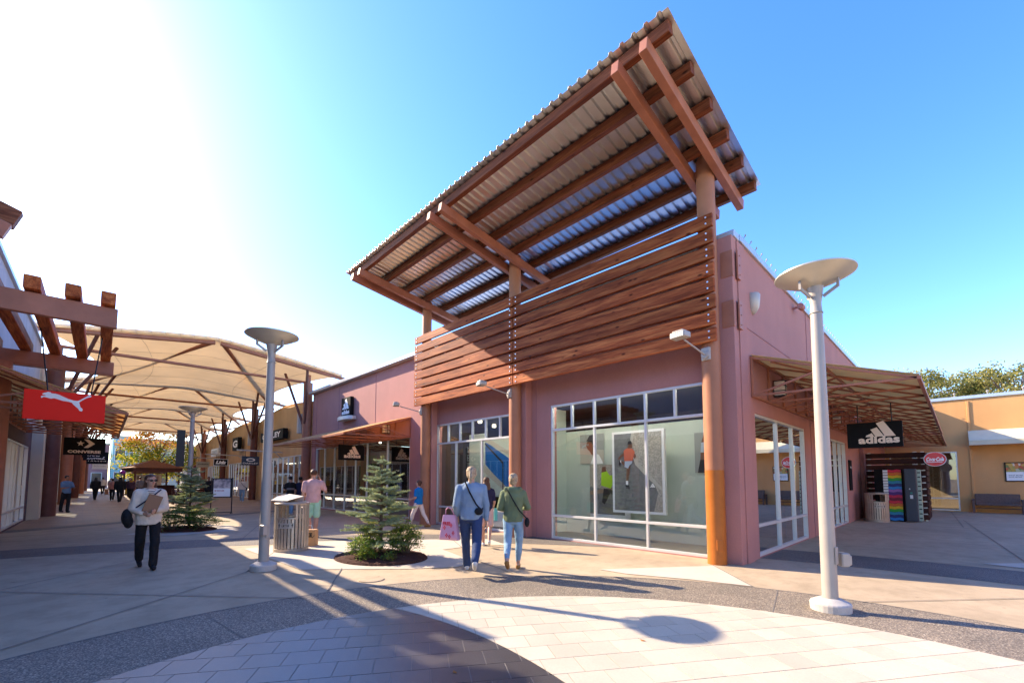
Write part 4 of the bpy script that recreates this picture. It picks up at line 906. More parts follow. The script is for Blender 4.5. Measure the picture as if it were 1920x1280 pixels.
for k, fy in enumerate(FY):
    ly = 12.6; bx = (XL(fy) + XR(fy)) / 2
    t = thing('fabric_canopy', ['nearest', 'second', 'third', 'farthest'][k] + ' cream membrane canopy vaulted over the street, counting from the plaza', 'canopy', (bx, fy, 6.9), group='membrane canopies over the street')
    nu, nv = 36, 24; vs = []; fs = []
    def cz(u, v):  # u -1..1 across, v 0..1 along
        return 7.28 + (.78 - .32 * v) * (1 - abs(u) ** 1.25) - .30 * sin(pi * v) * (1 - .4 * abs(u)) + .14 * (1 - v)
    def cp(u, v):
        y = fy + ly * v + (0.0 if v < 1 else 0); ins = 1.9 * sin(pi * v) ** .8 if 0 < v < 1 else 0
        x0, x1 = xe(y, -1) + ins, xe(y, 1) + ins * 0 - ins
        return ((x0 + x1) / 2 + u * (x1 - x0) / 2, y - .7 * (1 - abs(u)) * (1 - v) * 0, cz(u, v))
    for j in range(nv + 1):
        for i in range(nu + 1): vs.append(cp(-1 + 2 * i / nu, j / nv))
    for j in range(nv):
        for i in range(nu): a = j * (nu + 1) + i; fs.append((a, a + 1, a + nu + 2, a + nu + 1))
    b = MB(); b.add(vs, fs); o = b.build('membrane', m_fabc, parent=t, smooth=True); s_ = o.modifiers.new('cloth', 'SOLIDIFY'); s_.thickness = .02
    b = MB()   # seams
    for v in (.2, .4, .6, .8): b.path([Vector(cp(-.98 + 1.96 * q / 20, v)) - Vector((0, 0, .03)) for q in range(21)], .007, 4)
    for u in (-.8, -.5, .5, .8): b.path([Vector(cp(u, q / 8)) - Vector((0, 0, .03)) for q in range(9)], .008, 4)
    b.build('seam', m_lamp, parent=t)
    b = MB(); b.path([Vector(cp(-1 + 2 * q / 24, 0)) + Vector((0, -.04, .03)) for q in range(25)], .075, 8); b.build('edge_hem', m_fabc, parent=t, smooth=True)
    for s in (-1, 1):
        b = MB(); b.tube(Vector(cp(s * 1.0, 0)) + Vector((s * 1.0, .1, -.22)), Vector(cp(s * .02, 0)) + Vector((0, .15, -.13)), .10, .10, 14); b.build('front_beam', m_steel, parent=t, smooth=40)
        e = cp(s * .93, 1); b = MB(); b.tube(Vector(cp(s * .04, 0)) + Vector((0, .2, -.13)), (e[0], e[1], 6.95), .10, .10, 14); b.build('diagonal_beam', m_steel, parent=t, smooth=40)
    for s, C0, C1 in ((-1, (XL(Lc[k]), Lc[k]), (XL(Lc[k + 1]), Lc[k + 1])), (1, (XR(Rc[k]) - .32, Rc[k]), (XR(Rc[k + 1]) - .32, Rc[k + 1]))):
        A0 = Vector(cp(s * 1.0, 0)) + Vector((s * 1.1, .1, -.22)); A1 = Vector(cp(s * .02, 0)) + Vector((0, .15, -.13)); e = cp(s * .93, 1); D0 = Vector((e[0], e[1], 6.95)); D1 = Vector(cp(s * .04, 0)) + Vector((0, .2, -.13))
        for (cx_, cy_), q_ in ((C0, A0.lerp(A1, .42)), (C1, D0.lerp(D1, .20)), (C1, D0.lerp(D1, .40)), (C0, Vector(cp(s * .72, .16)) - Vector((0, 0, .03)))):
            b = MB(); b.tube((cx_ - s * .18, cy_ + (.12 if q_.y > cy_ else -.12), 4.6), q_, .07, .07, 12); b.build('strut', m_steeld, parent=t, smooth=40)
    ty_ = fy + .9; b = MB(); b.tube((XL(ty_), ty_, 6.95), (XR(ty_) - .3, ty_, 6.95), .07, .07, 12); b.build('tie_beam', m_steel, parent=t, smooth=40)
    b = MB(); b.tube((XR(ty_) - .3, ty_, 6.3), (XR(ty_) + 2.2, ty_ - .6, 7.15), .07, .07, 12); b.build('outrigger', m_steel, parent=t, smooth=40)

# ---------------------------------------------------------------- tan building closing the right side
XT = 30.3
tb = thing('tan_building', 'orange tan stucco building with a glass door closing the right side', 'building', (XT, -4, 0))
wall(tb, 'front_wall', m_tan2, (XT, 6), (0, -1), (-1, 0), 26, 5.4, [(3.45, 5.95, .03, 2.9)], .3)
b = MB(); b.box(XT - .06, XT + .3, -20, 2.78, 5.405, 5.56); b.build('coping', m_aluc, parent=tb, bevel=.01)
shopwin(tb, (XT, 6), (0, -1), (-1, 0), 3.45, 5.95, .03, 2.9, (.36, .42), (), None, .62, fm=m_alu, gm=m_glassd)
door_handle(tb, (XT - .08, 1.62, .95))
b = MB(); b.box(XT + 3, XT + 3.1, -4, 4, 0, 3); b.box(XT + .3, XT + 3.1, -4, 4, 3, 3.1); b.build('interior_wall', m_intwarm, parent=tb)
b = MB(); b.box(XT + .4, XT + 3, -3, 4, .012, .03); b.build('interior_floor', m_floorin, parent=tb)
for y in (-.40, -5.6): b = MB(); b.box(XT - .05, XT - .001, y - .06, y + .03, 0.05, 5.3); b.build('downpipe', m_tan2, parent=tb, bevel=.01)
b = MB()
for k in range(9): b.tube((XT - .02, 2.2 - k * 1.1, 5.56), (XT - .02, 2.2 - k * 1.1, 5.66), .02, .02, 6); b.ell((XT - .02, 2.2 - k * 1.1, 5.70), (.05, .05, .05), 8, 5)
b.build('roof_edge_bulb', m_lampw, parent=tb, kind='stuff')
b = MB(); b.box(XT - .18, XT, 3.0, 3.02, 3.6, 3.7); b.build('trim', m_tan2, parent=tb)
# pale awning on it
t = thing('wall_awning', 'pale cream awning with a valance on the orange tan building', 'awning', (XT - .5, -2.5, 3.2))
b = MB(); y1, y2 = -.38, -6.5; vs = [(XT - .01, y1, 3.86), (XT - .01, y2, 3.86), (XT - 1.0, y2, 3.32), (XT - 1.0, y1, 3.32)]; b.add(vs, [(0, 1, 2, 3)])
b.add([(XT - 1.0, y1, 3.32), (XT - 1.0, y2, 3.32), (XT - 1.0, y2, 3.12), (XT - 1.0, y1, 3.12)], [(0, 1, 2, 3)]); b.add([(XT - .01, y1, 3.86), (XT - 1.0, y1, 3.32), (XT - 1.0, y1, 3.12), (XT - .01, y1, 3.12)], [(0, 1, 2, 3)])
o = b.build('fabric', m_fabp, parent=t); s_ = o.modifiers.new('cloth', 'SOLIDIFY'); s_.thickness = .012
b = MB(); b.bar((XT - .97, y1, 3.13), (XT - .97, y2, 3.13), .04, .04); b.build('rail', m_steel, parent=t)
# framed notices
m_dots = None
m_dots, ns, ls, bb = nt('printed dots picture'); tc = ns.new('ShaderNodeTexCoord'); vo = node(ns, 'ShaderNodeTexVoronoi', Scale=9.0); ls.new(tc.outputs['Object'], vo.inputs[0]); sp = ns.new('ShaderNodeSeparateColor'); ls.new(vo.outputs['Color'], sp.inputs[0])
ls.new(ramp(ns, ls, sp.outputs[0], [(0, (.10, .22, .05)), (.3, (.5, .08, .03)), (.55, (.6, .35, .05)), (.8, (.2, .3, .08)), (1, (.7, .6, .5))]), bb.inputs['Base Color'])
t = thing('framed_poster', 'black framed poster with a speckled picture above white text on the orange tan wall', 'poster', (XT, -1.9, 1.5))
b = MB(); b.box(XT - .05, XT - .002, -2.22, -1.45, 1.45, 2.32); b.build('frame', m_black, parent=t)
b = MB(); b.box(XT - .056, XT - .05, -2.18, -1.49, 1.49, 1.88); b.build('text_panel', m_wpaper, parent=t); b = MB(); b.box(XT - .056, XT - .05, -2.18, -1.49, 1.88, 2.28); b.build('picture', m_dots, parent=t)
b = MB(); letter(b, 'SHOP MORE\nSAVE MORE', (XT - .057, -1.56, 1.62), (0, -1, 0), (0, 0, 1), .42, .14, .002, .03); b.build('lettering', m_pgrey, parent=t)
# bench
t = thing('bench', 'brown woven bench against the orange tan wall', 'bench', (29.8, -1.05, 0)); bx, b0, b1 = 29.75, -1.9, -.38
m_weave = mat('brown woven resin', (.13, .09, .075), .8, var=.2, scale=20, bump=.5, bscale=80)
b = MB(); b.box(bx - .28, bx + .28, b1 - .06, b0 + .06, .36, .44); b.build('seat', m_weave, parent=t, bevel=.015)
b = MB(); b.bar((bx + .22, b0 + .06, .62), (bx + .22, b1 - .06, .62), .07, .52, (.15, 0, 1)); b.build('backrest', m_weave, parent=t, bevel=.015)
for y in (b0, b1):
    b = MB(); b.box(bx - .30, bx + .30, y - .05, y + .05, .58, .64); b.build('armrest', m_weave, parent=t, bevel=.01)
    for dx in (-.27, .27): b = MB(); b.box(bx + dx - .03, bx + dx + .03, y - .04, y + .04, 0, .58); b.build('leg', m_weave, parent=t)
b = MB(); b.box(bx - .02, bx + .02, b1 - .06, b0 + .06, .2, .24); b.build('rail', m_weave, parent=t)
# second seat at the frame edge
t2 = copy_tree(t); t2.location = (29.8, -3.25, 0); t2['label'] = 'brown woven bench cut by the right picture edge'; t['group'] = t2['group'] = 'brown woven benches'
# lockers: row of rainbow fronted cabinets with a dark end door
lk = thing('locker_bank', 'bank of lockers with rainbow striped drawer fronts and a dark blue end door', 'lockers', (21.9, 1.8, 0))
rain = [(.70, .01, .05), (.75, .16, .02), (.80, .48, .01), (.03, .38, .04), (.02, .25, .42), (.01, .03, .18), (.02, .22, .62), (.32, .12, .42), (.09, .02, .20), (.62, .01, .08), (.20, .0, .03)]
mr = [flat('locker paint %d' % k, c, .35) for k, c in enumerate(rain)]
b = MB(); b.box(21.62, 23.3, 1.48, 2.30, 0, 1.92); b.build('cabinet', m_black, parent=lk)
n = 18
for k in range(n):
    z1 = 1.90 - k * .104; b = MB(); ym = [1.52, 1.64, 1.76, 1.9]
    for i in range(3):
        w0, w1 = [.0, .02, -.01, .015][i], [.0, .02, -.01, .015][i + 1]
        b.add([(21.615, ym[i + 1], z1 - .102 + w1), (21.615, ym[i], z1 - .102 + w0), (21.615, ym[i], z1 - .004 + w0), (21.615, ym[i + 1], z1 - .004 + w1), (21.60, ym[i + 1], z1 - .102 + w1), (21.60, ym[i], z1 - .102 + w0), (21.60, ym[i], z1 - .004 + w0), (21.60, ym[i + 1], z1 - .004 + w1)], [(0, 3, 2, 1), (4, 5, 6, 7), (0, 1, 5, 4), (2, 3, 7, 6), (1, 2, 6, 5), (0, 4, 7, 3)])
    b.build('drawer_front', mr[k % 11], parent=lk)
for k in range(11):
    z1 = 1.90 - k * .104; b = MB(); b.box(21.60, 21.616, 1.90, 2.04, z1 - .09, z1 - .006); b.build('number_plate', m_wpaper, parent=lk)
b = MB(); b.box(21.45, 21.75, 1.10, 1.44, .03, 1.93); b.build('end_door', flat('navy locker door', (.035, .045, .07), .3), parent=lk, bevel=.02)
b = MB(); b.box(21.44, 21.449, 1.22, 1.30, .85, .98); b.build('notice', m_wpaper, parent=lk)
b = MB(); b.box(21.44, 21.449, 1.23, 1.29, 1.03, 1.08); b.build('sticker', flat('teal sticker', (.02, .25, .22)), parent=lk)
b = MB(); b.ell((21.44, 1.3, 1.2), (.01, .02, .03), 8, 5); b.build('lock', m_alu, parent=lk)
b = MB(); b.box(21.75, 22.0, 1.0, 1.10, .05, 1.9)
b.build('edge_strip', flat('pale green strip', (.45, .52, .38)), parent=lk)
b = MB()
for k in range(11): b.box(21.745, 21.75, 1.01, 1.09, .12 + k * .165, .16 + k * .165)
b.build('strip_numbers', m_pblk, parent=lk, kind='stuff')
# slatted timber screen round the lockers
m_dkw = wood('dark stained timber', (.03, .012, .01), (.055, .02, .016), (.09, .035, .025), 1, .55)
m_dkwx = wood('dark stained timber across', (.03, .012, .01), (.055, .02, .016), (.09, .035, .025), 0, .55)
sc = thing('slatted_screen', 'dark timber slatted screen with metal spacers behind the lockers', 'screen', (22.6, 1.7, 0))
for k in range(11):
    z = .05 + k * .232
    b = MB(); b.box(22.42, 22.48, .88, 2.62, z, z + .19); b.build('slat', m_dkw, parent=sc, bevel=.005)
    b = MB(); b.box(22.5, 24.6, .86, .90, z, z + .19); b.build('slat', m_dkwx, parent=sc, bevel=.005)
for y in (.93, 1.2, 2.55): b = MB(); b.box(22.48, 22.54, y - .03, y + .03, 0, 2.58); b.build('post', m_alu, parent=sc)
for x in (23.5, 24.6): b = MB(); b.box(x - .03, x + .03, .90, .96, 0, 2.58); b.build('post', m_dkw, parent=sc)
b = MB()
for k in range(11):
    for y in (.95, 1.15, 2.5): b.box(22.40, 22.42, y - .05, y + .05, .24 + k * .232, .27 + k * .232)
b.build('spacer', m_alu, parent=sc, kind='stuff')
# soft drink roundel
t = thing('round_sign', 'red oval drink sign with white script lettering on a bracket by the glass door', 'sign', (21.9, .6, 2.0)); cx, cy, cz_ = 24.5, .70, 2.62
R = Vector((.28, -.96, 0)).normalized(); U = Vector((0, 0, 1)); O = Vector((21.9, .60, 2.27)); KS = .72
def ring(r0, d0, d1, m, nm): b = MB(); b.frameprism([(KS * r0 * 1.2 * cos(2 * pi * k / 40), KS * r0 * sin(2 * pi * k / 40)) for k in range(40)], O, R, U, d0, d1); b.build(nm, m, parent=t)
ring(.355, -.04, .0, m_wpaper, 'rim'); ring(.335, .0, .006, flat('drink red', (.62, .005, .02), .35), 'face')
b = MB(); letter(b, 'Coca·Cola', O + R * -.33 * KS + U * -.07, R, U, .66 * KS, .20 * KS, .010, .045, .35); b.build('lettering', m_wpaper, parent=t)
N_ = R.cross(U); tl = [(a * KS, b_ * KS) for a, b_ in [(-.34, -.10), (-.28, -.15), (-.16, -.155), (0, -.14), (.12, -.135), (.26, -.15)]]
b = MB()
for p, q in zip(tl, tl[1:]): b.bar(O + R * p[0] + U * p[1] + N_ * .012, O + R * q[0] + U * q[1] + N_ * .012, .008, .02)
b.build('flourish', m_wpaper, parent=t); b = MB(); b.tube(O + R * -.27 + Vector((.02, 0, 0)), (22.44, .93, 2.30), .015); b.build('arm', m_darkmetal, parent=t)
# tan building opposite, behind the viewer to the right: seen mirrored in the shop glass
ob = thing('facing_building', 'tan stucco building across the passage, mirrored in the side windows', 'building', (14, -13, 0))
wall(ob, 'front_wall', m_tan, (32, -13), (-1, 0), (0, 1), 30, 5.4, [(4, 10, .05, 2.9), (13, 19, .05, 2.9)], .3)
shopwin(ob, (32, -13), (-1, 0), (0, 1), 4, 10, .05, 2.9, (.25, .5, .75), gm=m_glassd); shopwin(ob, (32, -13), (-1, 0), (0, 1), 13, 19, .05, 2.9, (.25, .5, .75), gm=m_glassd)
b = MB(); b.box(2, 32, -14.5, -14.4, 0, 3.2); b.build('interior_wall', m_intdark, parent=ob)

# ---------------------------------------------------------------- planting
def leaves(b, c, rad, n, s, rnd, mi=(0,), sq=1.0, norm=None):
    for _ in range(n):
        while True:
            p = Vector((rnd.uniform(-1, 1), rnd.uniform(-1, 1), rnd.uniform(-1, 1)))
            if p.length <= 1: break
        p = Vector((p.x * rad[0], p.y * rad[1], p.z * rad[2])) + Vector(c)
        d = Vector((rnd.gauss(0, 1), rnd.gauss(0, 1), rnd.gauss(0, .7) + .2)).normalized(); e = d.cross(Vector((rnd.gauss(0, 1), rnd.gauss(0, 1), rnd.gauss(0, 1)))).normalized()
        L = s * rnd.uniform(.7, 1.3); w = L * .42 * sq; b.m = rnd.choice(mi)
        b.add([p - d * L / 2, p + e * w / 2, p + d * L / 2, p - e * w / 2], [(0, 1, 2, 3)])
def mulch_bed(label, x, y, rx, ry, rot):
    rnd = random.Random(int(x * 100)); t = thing('mulch_bed', label, 'planting bed', (x, y, 0))
    b = MB(); n = 48; rings_ = [(1, .0), (.96, .025), (.8, .05), (.5, .07), (.2, .085)]; vs = []
    for r, z in rings_:
        for k in range(n):
            a = 2 * pi * k / n; u, v = rx * r * cos(a), ry * r * sin(a); vs.append((x + u * cos(rot) - v * sin(rot), y + u * sin(rot) + v * cos(rot), z + .009 + (rnd.uniform(0, .02) if r < 1 else 0)))
    fs = [(j * n + k, j * n + (k + 1) % n, (j + 1) * n + (k + 1) % n, (j + 1) * n + k) for j in range(4) for k in range(n)] + [tuple(range(4 * n, 5 * n))]
    b.add(vs, fs); b.build('soil', m_mulch, parent=t)
    b = MB()
    for _ in range(5200):
        r = sqrt(rnd.random()) * .99; a = rnd.uniform(0, 2 * pi); u, v = rx * r * cos(a), ry * r * sin(a); px, py = x + u * cos(rot) - v * sin(rot), y + u * sin(rot) + v * cos(rot); z = .03 + .075 * (1 - r * r)
        s = rnd.uniform(.008, .022); d = Vector((rnd.gauss(0, 1), rnd.gauss(0, 1), rnd.gauss(0, .35))).normalized(); e = d.orthogonal().normalized()
        e = (Matrix.Rotation(rnd.uniform(0, 6), 3, d) @ e); p = Vector((px, py, z)); b.m = rnd.choice((0, 0, 1, 2)); b.add([p - d * s, p + e * s * .45, p + d * s, p - e * s * .45], [(0, 1, 2, 3)])
    b.build('bark_chips', [m_mulch, m_mulch2, m_mulch3], parent=t, kind='stuff'); return t
m_mulch2 = flat('light bark chip', (.17, .085, .055), .9); m_mulch3 = flat('dark bark chip', (.035, .018, .015), .9)
mulch_bed('oval red bark mulch bed round the sunlit spruce', 4.30, 8.10, 1.02, .80, radians(100))
mulch_bed('oval bark mulch bed round the shaded spruce on the left', 2.30, 16.75, 1.0, .72, radians(120))
def spruce(label, x, y, H, seed, spread=.82, nw=15):
    rnd = random.Random(seed); t = thing('spruce', label, 'tree', (x, y, .06))
    b = MB(); b.tube((x, y, .03), (x, y, H * .7), .045, .018, 10); b.tube((x, y, H * .7), (x, y, H - .02), .018, .006, 8); b.build('trunk', m_bark, parent=t)
    nb = MB(); wb = MB()
    def spray(p, d, L, thick, mi):
        """a needled twig: bottle-brush of fine needles"""
        d = d.normalized(); a = d.orthogonal().normalized(); c = d.cross(a); n = int(L * 330)
        for k in range(n):
            q = p + d * (L * k / n) + Vector((0, 0, -.10 * (k / n) ** 2 * L)); th = rnd.uniform(0, 2 * pi); o = (a * cos(th) + c * sin(th)) * .85 + d * .55 + Vector((0, 0, .18)); ln = thick * 1.45 * rnd.uniform(.7, 1.1); s = o.cross(d).normalized() * .0042
            nb.m = 1 if rnd.random() < mi else 0; nb.add([q - s, q + s, q + o * ln], [(0, 1, 2)])
    z = .30
    while z < H - .18:
        f = (z - .25) / (H - .25); R_ = spread * (1 - f) ** .85 * rnd.uniform(.8, 1.1) + .05; nbr = rnd.randint(7, 9) if f < .75 else 4; a0 = rnd.uniform(0, 6)
        for k in range(nbr):
            a = a0 + 2 * pi * k / nbr + rnd.uniform(-.3, .3); L = R_ * rnd.uniform(.5, 1.25); up_ = rnd.uniform(.0, .25) + .35 * f
            d = Vector((cos(a), sin(a), up_ + rnd.uniform(-.12, .18))).normalized(); p0 = Vector((x, y, z + rnd.uniform(-.05, .05))); seg = max(4, int(L / .06)); prev = p0; brown = .75 if f < .25 and rnd.random() < .5 else .25
            for j in range(1, seg + 1):
                s = j / seg; p = p0 + d * (L * s) + Vector((0, 0, -.20 * L * s * s + .09 * L * s ** 4)); wb.tube(prev, p, .010 * (1 - s * .7), .010 * (1 - s * .8), 5, False)
                if s > .22:
                    for sd in (-1, 1, -1, 1)[:4 if s < .8 else 2]:
                        side = Vector((-sin(a), cos(a), rnd.uniform(-.05, .18))) * sd + d * rnd.uniform(.6, 1.1); spray(p, side, (.07 + .17 * (1 - s) * min(1, L / .5)) * rnd.uniform(.8, 1.2), .024, brown)
                prev = p
            spray(prev - d * .05, d + Vector((0, 0, .12)), .12, .026, brown)
            spray(p0 + d * L * .3, d, L * .55, .028, brown)
        z += (.105 + .05 * (1 - f)) * rnd.uniform(.85, 1.2)
    spray(Vector((x, y, H - .32)), Vector((.02, .0, 1)), .34, .026, .9)
    for k in range(4): a = k * 1.6; spray(Vector((x, y, H - .10)), Vector((cos(a), sin(a), 1.2)), .07, .02, .9)
    wb.build('branches', m_bark, parent=t, kind='stuff'); nb.build('needles', [m_needle, m_needle2], parent=t, kind='stuff'); return t
spruce('small blue spruce in sunlight in front of the mauve store', 4.34, 8.20, 2.06, 3)
spruce('small blue spruce in shade on the left, behind the woman in the white top', 2.45, 16.9, 2.02, 9, .95)
def shrub(label, x, y, r, h, seed, yellow=.35, leaf=.06, n=1500):
    rnd = random.Random(seed); t = thing('shrub', label, 'shrub', (x, y, .05)); s = MB(); l = MB(); tips = []
    for k in range(46):
        a = rnd.uniform(0, 2 * pi); q = rnd.random() ** .5; el = rnd.uniform(.12, 1); zz = h * (.25 + .75 * sqrt(max(0, 1 - q * q)) * el) * rnd.uniform(.85, 1.1)
        top = Vector((x + q * r * cos(a), y + q * r * sin(a), .04 + zz)); p0 = Vector((x + rnd.uniform(-.05, .05), y + rnd.uniform(-.05, .05), .04)); mid = p0.lerp(top, .5) + Vector((0, 0, .03))
        s.tube(p0, mid, .007, .005, 5, False); s.tube(mid, top, .005, .003, 5, False); tips.append((top, zz / h))
    for top, f0 in tips:
        for j in range(n // 46):
            o = Vector((rnd.gauss(0, 1), rnd.gauss(0, 1), rnd.gauss(0, .8))) * r * .16; p = top + o; p.z = max(p.z, .05)
            th = rnd.uniform(0, 2 * pi); d = (Vector((cos(th), sin(th), rnd.uniform(-.1, .9))) + o.normalized() * .6).normalized(); e = d.cross(Vector((0, 0, 1))).normalized(); L = leaf * rnd.uniform(.6, 1.25); w = L * .40
            l.m = 1 if rnd.random() < yellow * (.25 + f0) else 0; c = p + d * L * .5; l.add([p, c + e * w * .5 - Vector((0, 0, .004)), p + d * L - Vector((0, 0, L * .12)), c - e * w * .5 - Vector((0, 0, .004))], [(0, 1, 2, 3)])
    s.build('stems', m_bark, parent=t, kind='stuff'); l.build('leaves', [m_shrub, m_shruby], parent=t, kind='stuff'); return t
shrub('bright green glossy shrub left of the sunlit spruce trunk', 4.02, 8.12, .32, .60, 1, .6, n=3000)
shrub('bright green glossy shrub right of the sunlit spruce trunk', 4.68, 7.82, .30, .64, 2, .5, n=3000)
shrub('low green shrub at the foot of the sunlit spruce, front left', 3.86, 7.82, .16, .26, 3, .6, n=800)
shrub('tiny green tuft in the front of the mulch bed', 4.12, 7.46, .12, .17, 4, .3, .05, n=400)
shrub('dark green shrub right of the shaded spruce', 2.62, 16.2, .42, .62, 5, .12, n=3200)
shrub('dark green shrub left of the shaded spruce, behind the woman', 1.95, 16.4, .42, .7, 6, .12, n=3200)
def tree(label, x, y, H, R_, trunk, mats, seed, name='tree', leaf=.2, n=7000, base=.35, mix=None, clumps=46, z0=0.0):
    rnd = random.Random(seed); t = thing(name, label, 'tree', (x, y, z0)); tr = MB(); cr = MB(); zb = H * base
    tr.tube((x, y, z0), (x, y, z0 + zb), trunk, trunk * .75, 14); tr.tube((x, y, z0 + zb), (x + .1, y, z0 + H * .85), trunk * .75, trunk * .12, 10)
    for k in range(clumps):
        f = rnd.random(); z = z0 + zb * .9 + (H - zb) * f; rr = R_ * sqrt(max(.05, 1 - (abs(f - .42) / .62) ** 2)) * rnd.uniform(.45, 1.0); a = rnd.uniform(0, 2 * pi)
        c = Vector((x + rr * cos(a), y + rr * sin(a), z + rnd.uniform(-.2, .3))); st = Vector((x, y, z0 + zb + (z - z0 - zb) * .45)); tr.tube(st, c, trunk * .22, .015, 6, False)
        s = R_ * rnd.uniform(.17, .30); ms = mix(f, rnd) if mix else (0,)
        leaves(cr, c, (s * 1.2, s * 1.2, s * .75), n // clumps, leaf, rnd, ms, 1.5)
    tr.build('trunk', m_bark, parent=t, smooth=40); cr.build('crown', mats, parent=t, kind='stuff'); return t
tree('autumn maple with green, yellow and orange leaves at the end of the covered street', 7.1, 74, 8.4, 4.5, .16, [m_lgreen, m_lyel, m_lor], 11, 'maple_tree', .26, 9000, .24, lambda f, r: ((2, 2, 1) if f > .62 else (0, 1, 1) if r.random() < .35 else (0, 0, 1) if f > .3 else (0, 1)), 90)
tx0 = [(52, 2.2, 11.3, 3.0), (54, .3, 10.6, 2.8), (56, -1.6, 11.6, 3.2), (53, -3.4, 11.3, 3.0), (60, -.6, 11.8, 3.4), (58, 5.0, 9.0, 3.0), (57, -6.5, 12.6, 3.6)]
tl_ = ['olive green tree behind the tan roof, leftmost of the row', 'second olive tree from the left behind the tan roof', 'yellowish tree in the middle behind the tan roof', 'olive tree near the right edge behind the tan roof', 'rearmost tree between the two middle ones behind the tan roof', 'low tree hidden mostly behind the awning end', 'rightmost tree behind the tan roof, cut by the picture edge']
for k, (x, y, H, R_) in enumerate(tx0): tree(tl_[k], x, y, H, R_, .2, [m_oak, m_oak2], 21 + k, 'tree', .20, 7000, .4, lambda f, r: (0, 1, 1), 70)

# ---------------------------------------------------------------- street furniture under the canopies
t = thing('poster_stand', 'black two-legged stand holding a poster at the end of the covered street', 'sign stand', (4.5, 23.4, 0)); A = Vector((4.18, 23.6, 0)); B = Vector((4.92, 23.28, 0)); R = (B - A).normalized(); N = R.cross(Vector((0, 0, 1)))
for p in (A, B): b = MB(); b.tube(p, p + Vector((0, 0, 1.62)), .022, .022, 8); b.build('leg', m_darkmetal, parent=t)
for p in (A, B): b = MB(); b.bar(p - N * .18 + Vector((0, 0, .02)), p + N * .18 + Vector((0, 0, .02)), .05, .03); b.build('foot', m_darkmetal, parent=t)
b = MB(); b.bar(A + Vector((0, 0, .06)), B + Vector((0, 0, .06)), .03, .03); b.build('crossbar', m_darkmetal, parent=t)
b = MB(); b.frameprism([(.03, .72), (.78, .72), (.78, 1.60), (.03, 1.60)], A, R, (0, 0, 1), -.02, .015); b.build('frame', m_darkmetal, parent=t)
b = MB(); b.frameprism([(.08, 1.14), (.73, 1.14), (.73, 1.55), (.08, 1.55)], A, R, (0, 0, 1), .016, .018); b.build('picture', mat('printed crowd picture', (.40, .36, .42), .5, var=.6, scale=5, col2=(.7, .6, .55)), parent=t)
b = MB(); b.frameprism([(.08, .77), (.73, .77), (.73, 1.14), (.08, 1.14)], A, R, (0, 0, 1), .016, .018); b.build('text_panel', m_wpaper, parent=t)
b = MB(); letter(b, 'SEE WHAT IS NEW', A + R * .12 + Vector((0, 0, 1.0)), R, (0, 0, 1), .38, .07, .020, .03); b.build('lettering', flat('dull red print', (.4, .06, .06)), parent=t)
# timber bench at the foot of the right row
t = thing('bench', 'dark slatted timber bench behind the left spruce under the canopy', 'bench', (5.0, 34.2, 0))
for k in range(4): b = MB(); b.box(4.0, 5.7, 33.75 + k * .12, 33.85 + k * .12, .42, .46); b.build('slat', m_dkwx, parent=t)
for k in range(4): b = MB(); b.box(4.0, 5.7, 34.25, 34.29, .54 + k * .13, .64 + k * .13); b.build('slat', m_dkwx, parent=t)
for x in (4.05, 5.65):
    for y in (33.78, 34.27): b = MB(); b.box(x - .035, x + .035, y - .035, y + .035, 0, 1.05 if y > 34 else .62); b.build('leg', m_dkwx, parent=t)
# hip-roofed kiosk
kx, ky = 4.6, 52.5; t = thing('kiosk', 'small kiosk with a brown hipped roof standing in the street', 'kiosk', (kx, ky, 0))
b = MB(); rz_ = radians(10); r = 2.05
def rr_(a, b_, z): return (kx + a * cos(rz_) - b_ * sin(rz_), ky + a * sin(rz_) + b_ * cos(rz_), z)
vs = [rr_(-r, -r, 2.55), rr_(r, -r, 2.55), rr_(r, r, 2.55), rr_(-r, r, 2.55), rr_(0, 0, 3.35)]; b.add(vs, [(3, 2, 1, 0), (0, 1, 4), (1, 2, 4), (2, 3, 4), (3, 0, 4)]); b.build('roof', mat('brown roof shingle', (.17, .065, .03), .8, var=.2, scale=8), parent=t)
b = MB(); b.obox((kx, ky, 2.38), (r * .88, r * .88, .16), rz_); b.build('fascia', m_steeld, parent=t)
for a, c in ((-1, -1), (1, -1), (1, 1), (-1, 1)): b = MB(); p = rr_(a * 1.6, c * 1.6, 0); b.tube(p, (p[0], p[1], 2.3), .07); b.build('post', m_steeld, parent=t)
b = MB(); b.obox((kx, ky, .5), (1.4, 1.4, .5), rz_); b.build('counter', m_dkw, parent=t, bevel=.02)
b = MB(); b.obox((kx - .3, ky + .3, 1.45), (.6, .6, .42), rz_); b.build('display_case', m_cream, parent=t)
t = thing('cart', 'cream and red vending cart left of the kiosk', 'cart', (5.6, 66, 0)); b = MB(); b.box(4.3, 6.6, 65, 67, .3, 2.1); b.build('body', m_cream, parent=t, bevel=.03); b = MB(); b.box(4.0, 6.9, 64.7, 67.3, 2.2, 2.45); b.build('roof', m_steeld, parent=t); b = MB(); b.box(4.6, 6.3, 64.97, 65.0, 1.3, 1.9); b.build('panel', m_pinkd, parent=t)
for x in (4.6, 6.3): b = MB(); b.tube((x, 64.98, .3), (x, 65.1, .3), .3, .3, 18); b.build('wheel', m_darkmetal, parent=t)
t = thing('yellow_stand', 'yellow display stand among the far walkers', 'display', (3.6, 58, 0)); b = MB(); b.box(3.1, 4.2, 57.8, 58.4, .1, 1.35); b.build('body', flat('yellow panel', (.65, .45, .03)), parent=t, bevel=.02); b = MB(); b.box(3.05, 4.25, 57.75, 58.45, 0, .1); b.build('plinth', m_darkmetal, parent=t)
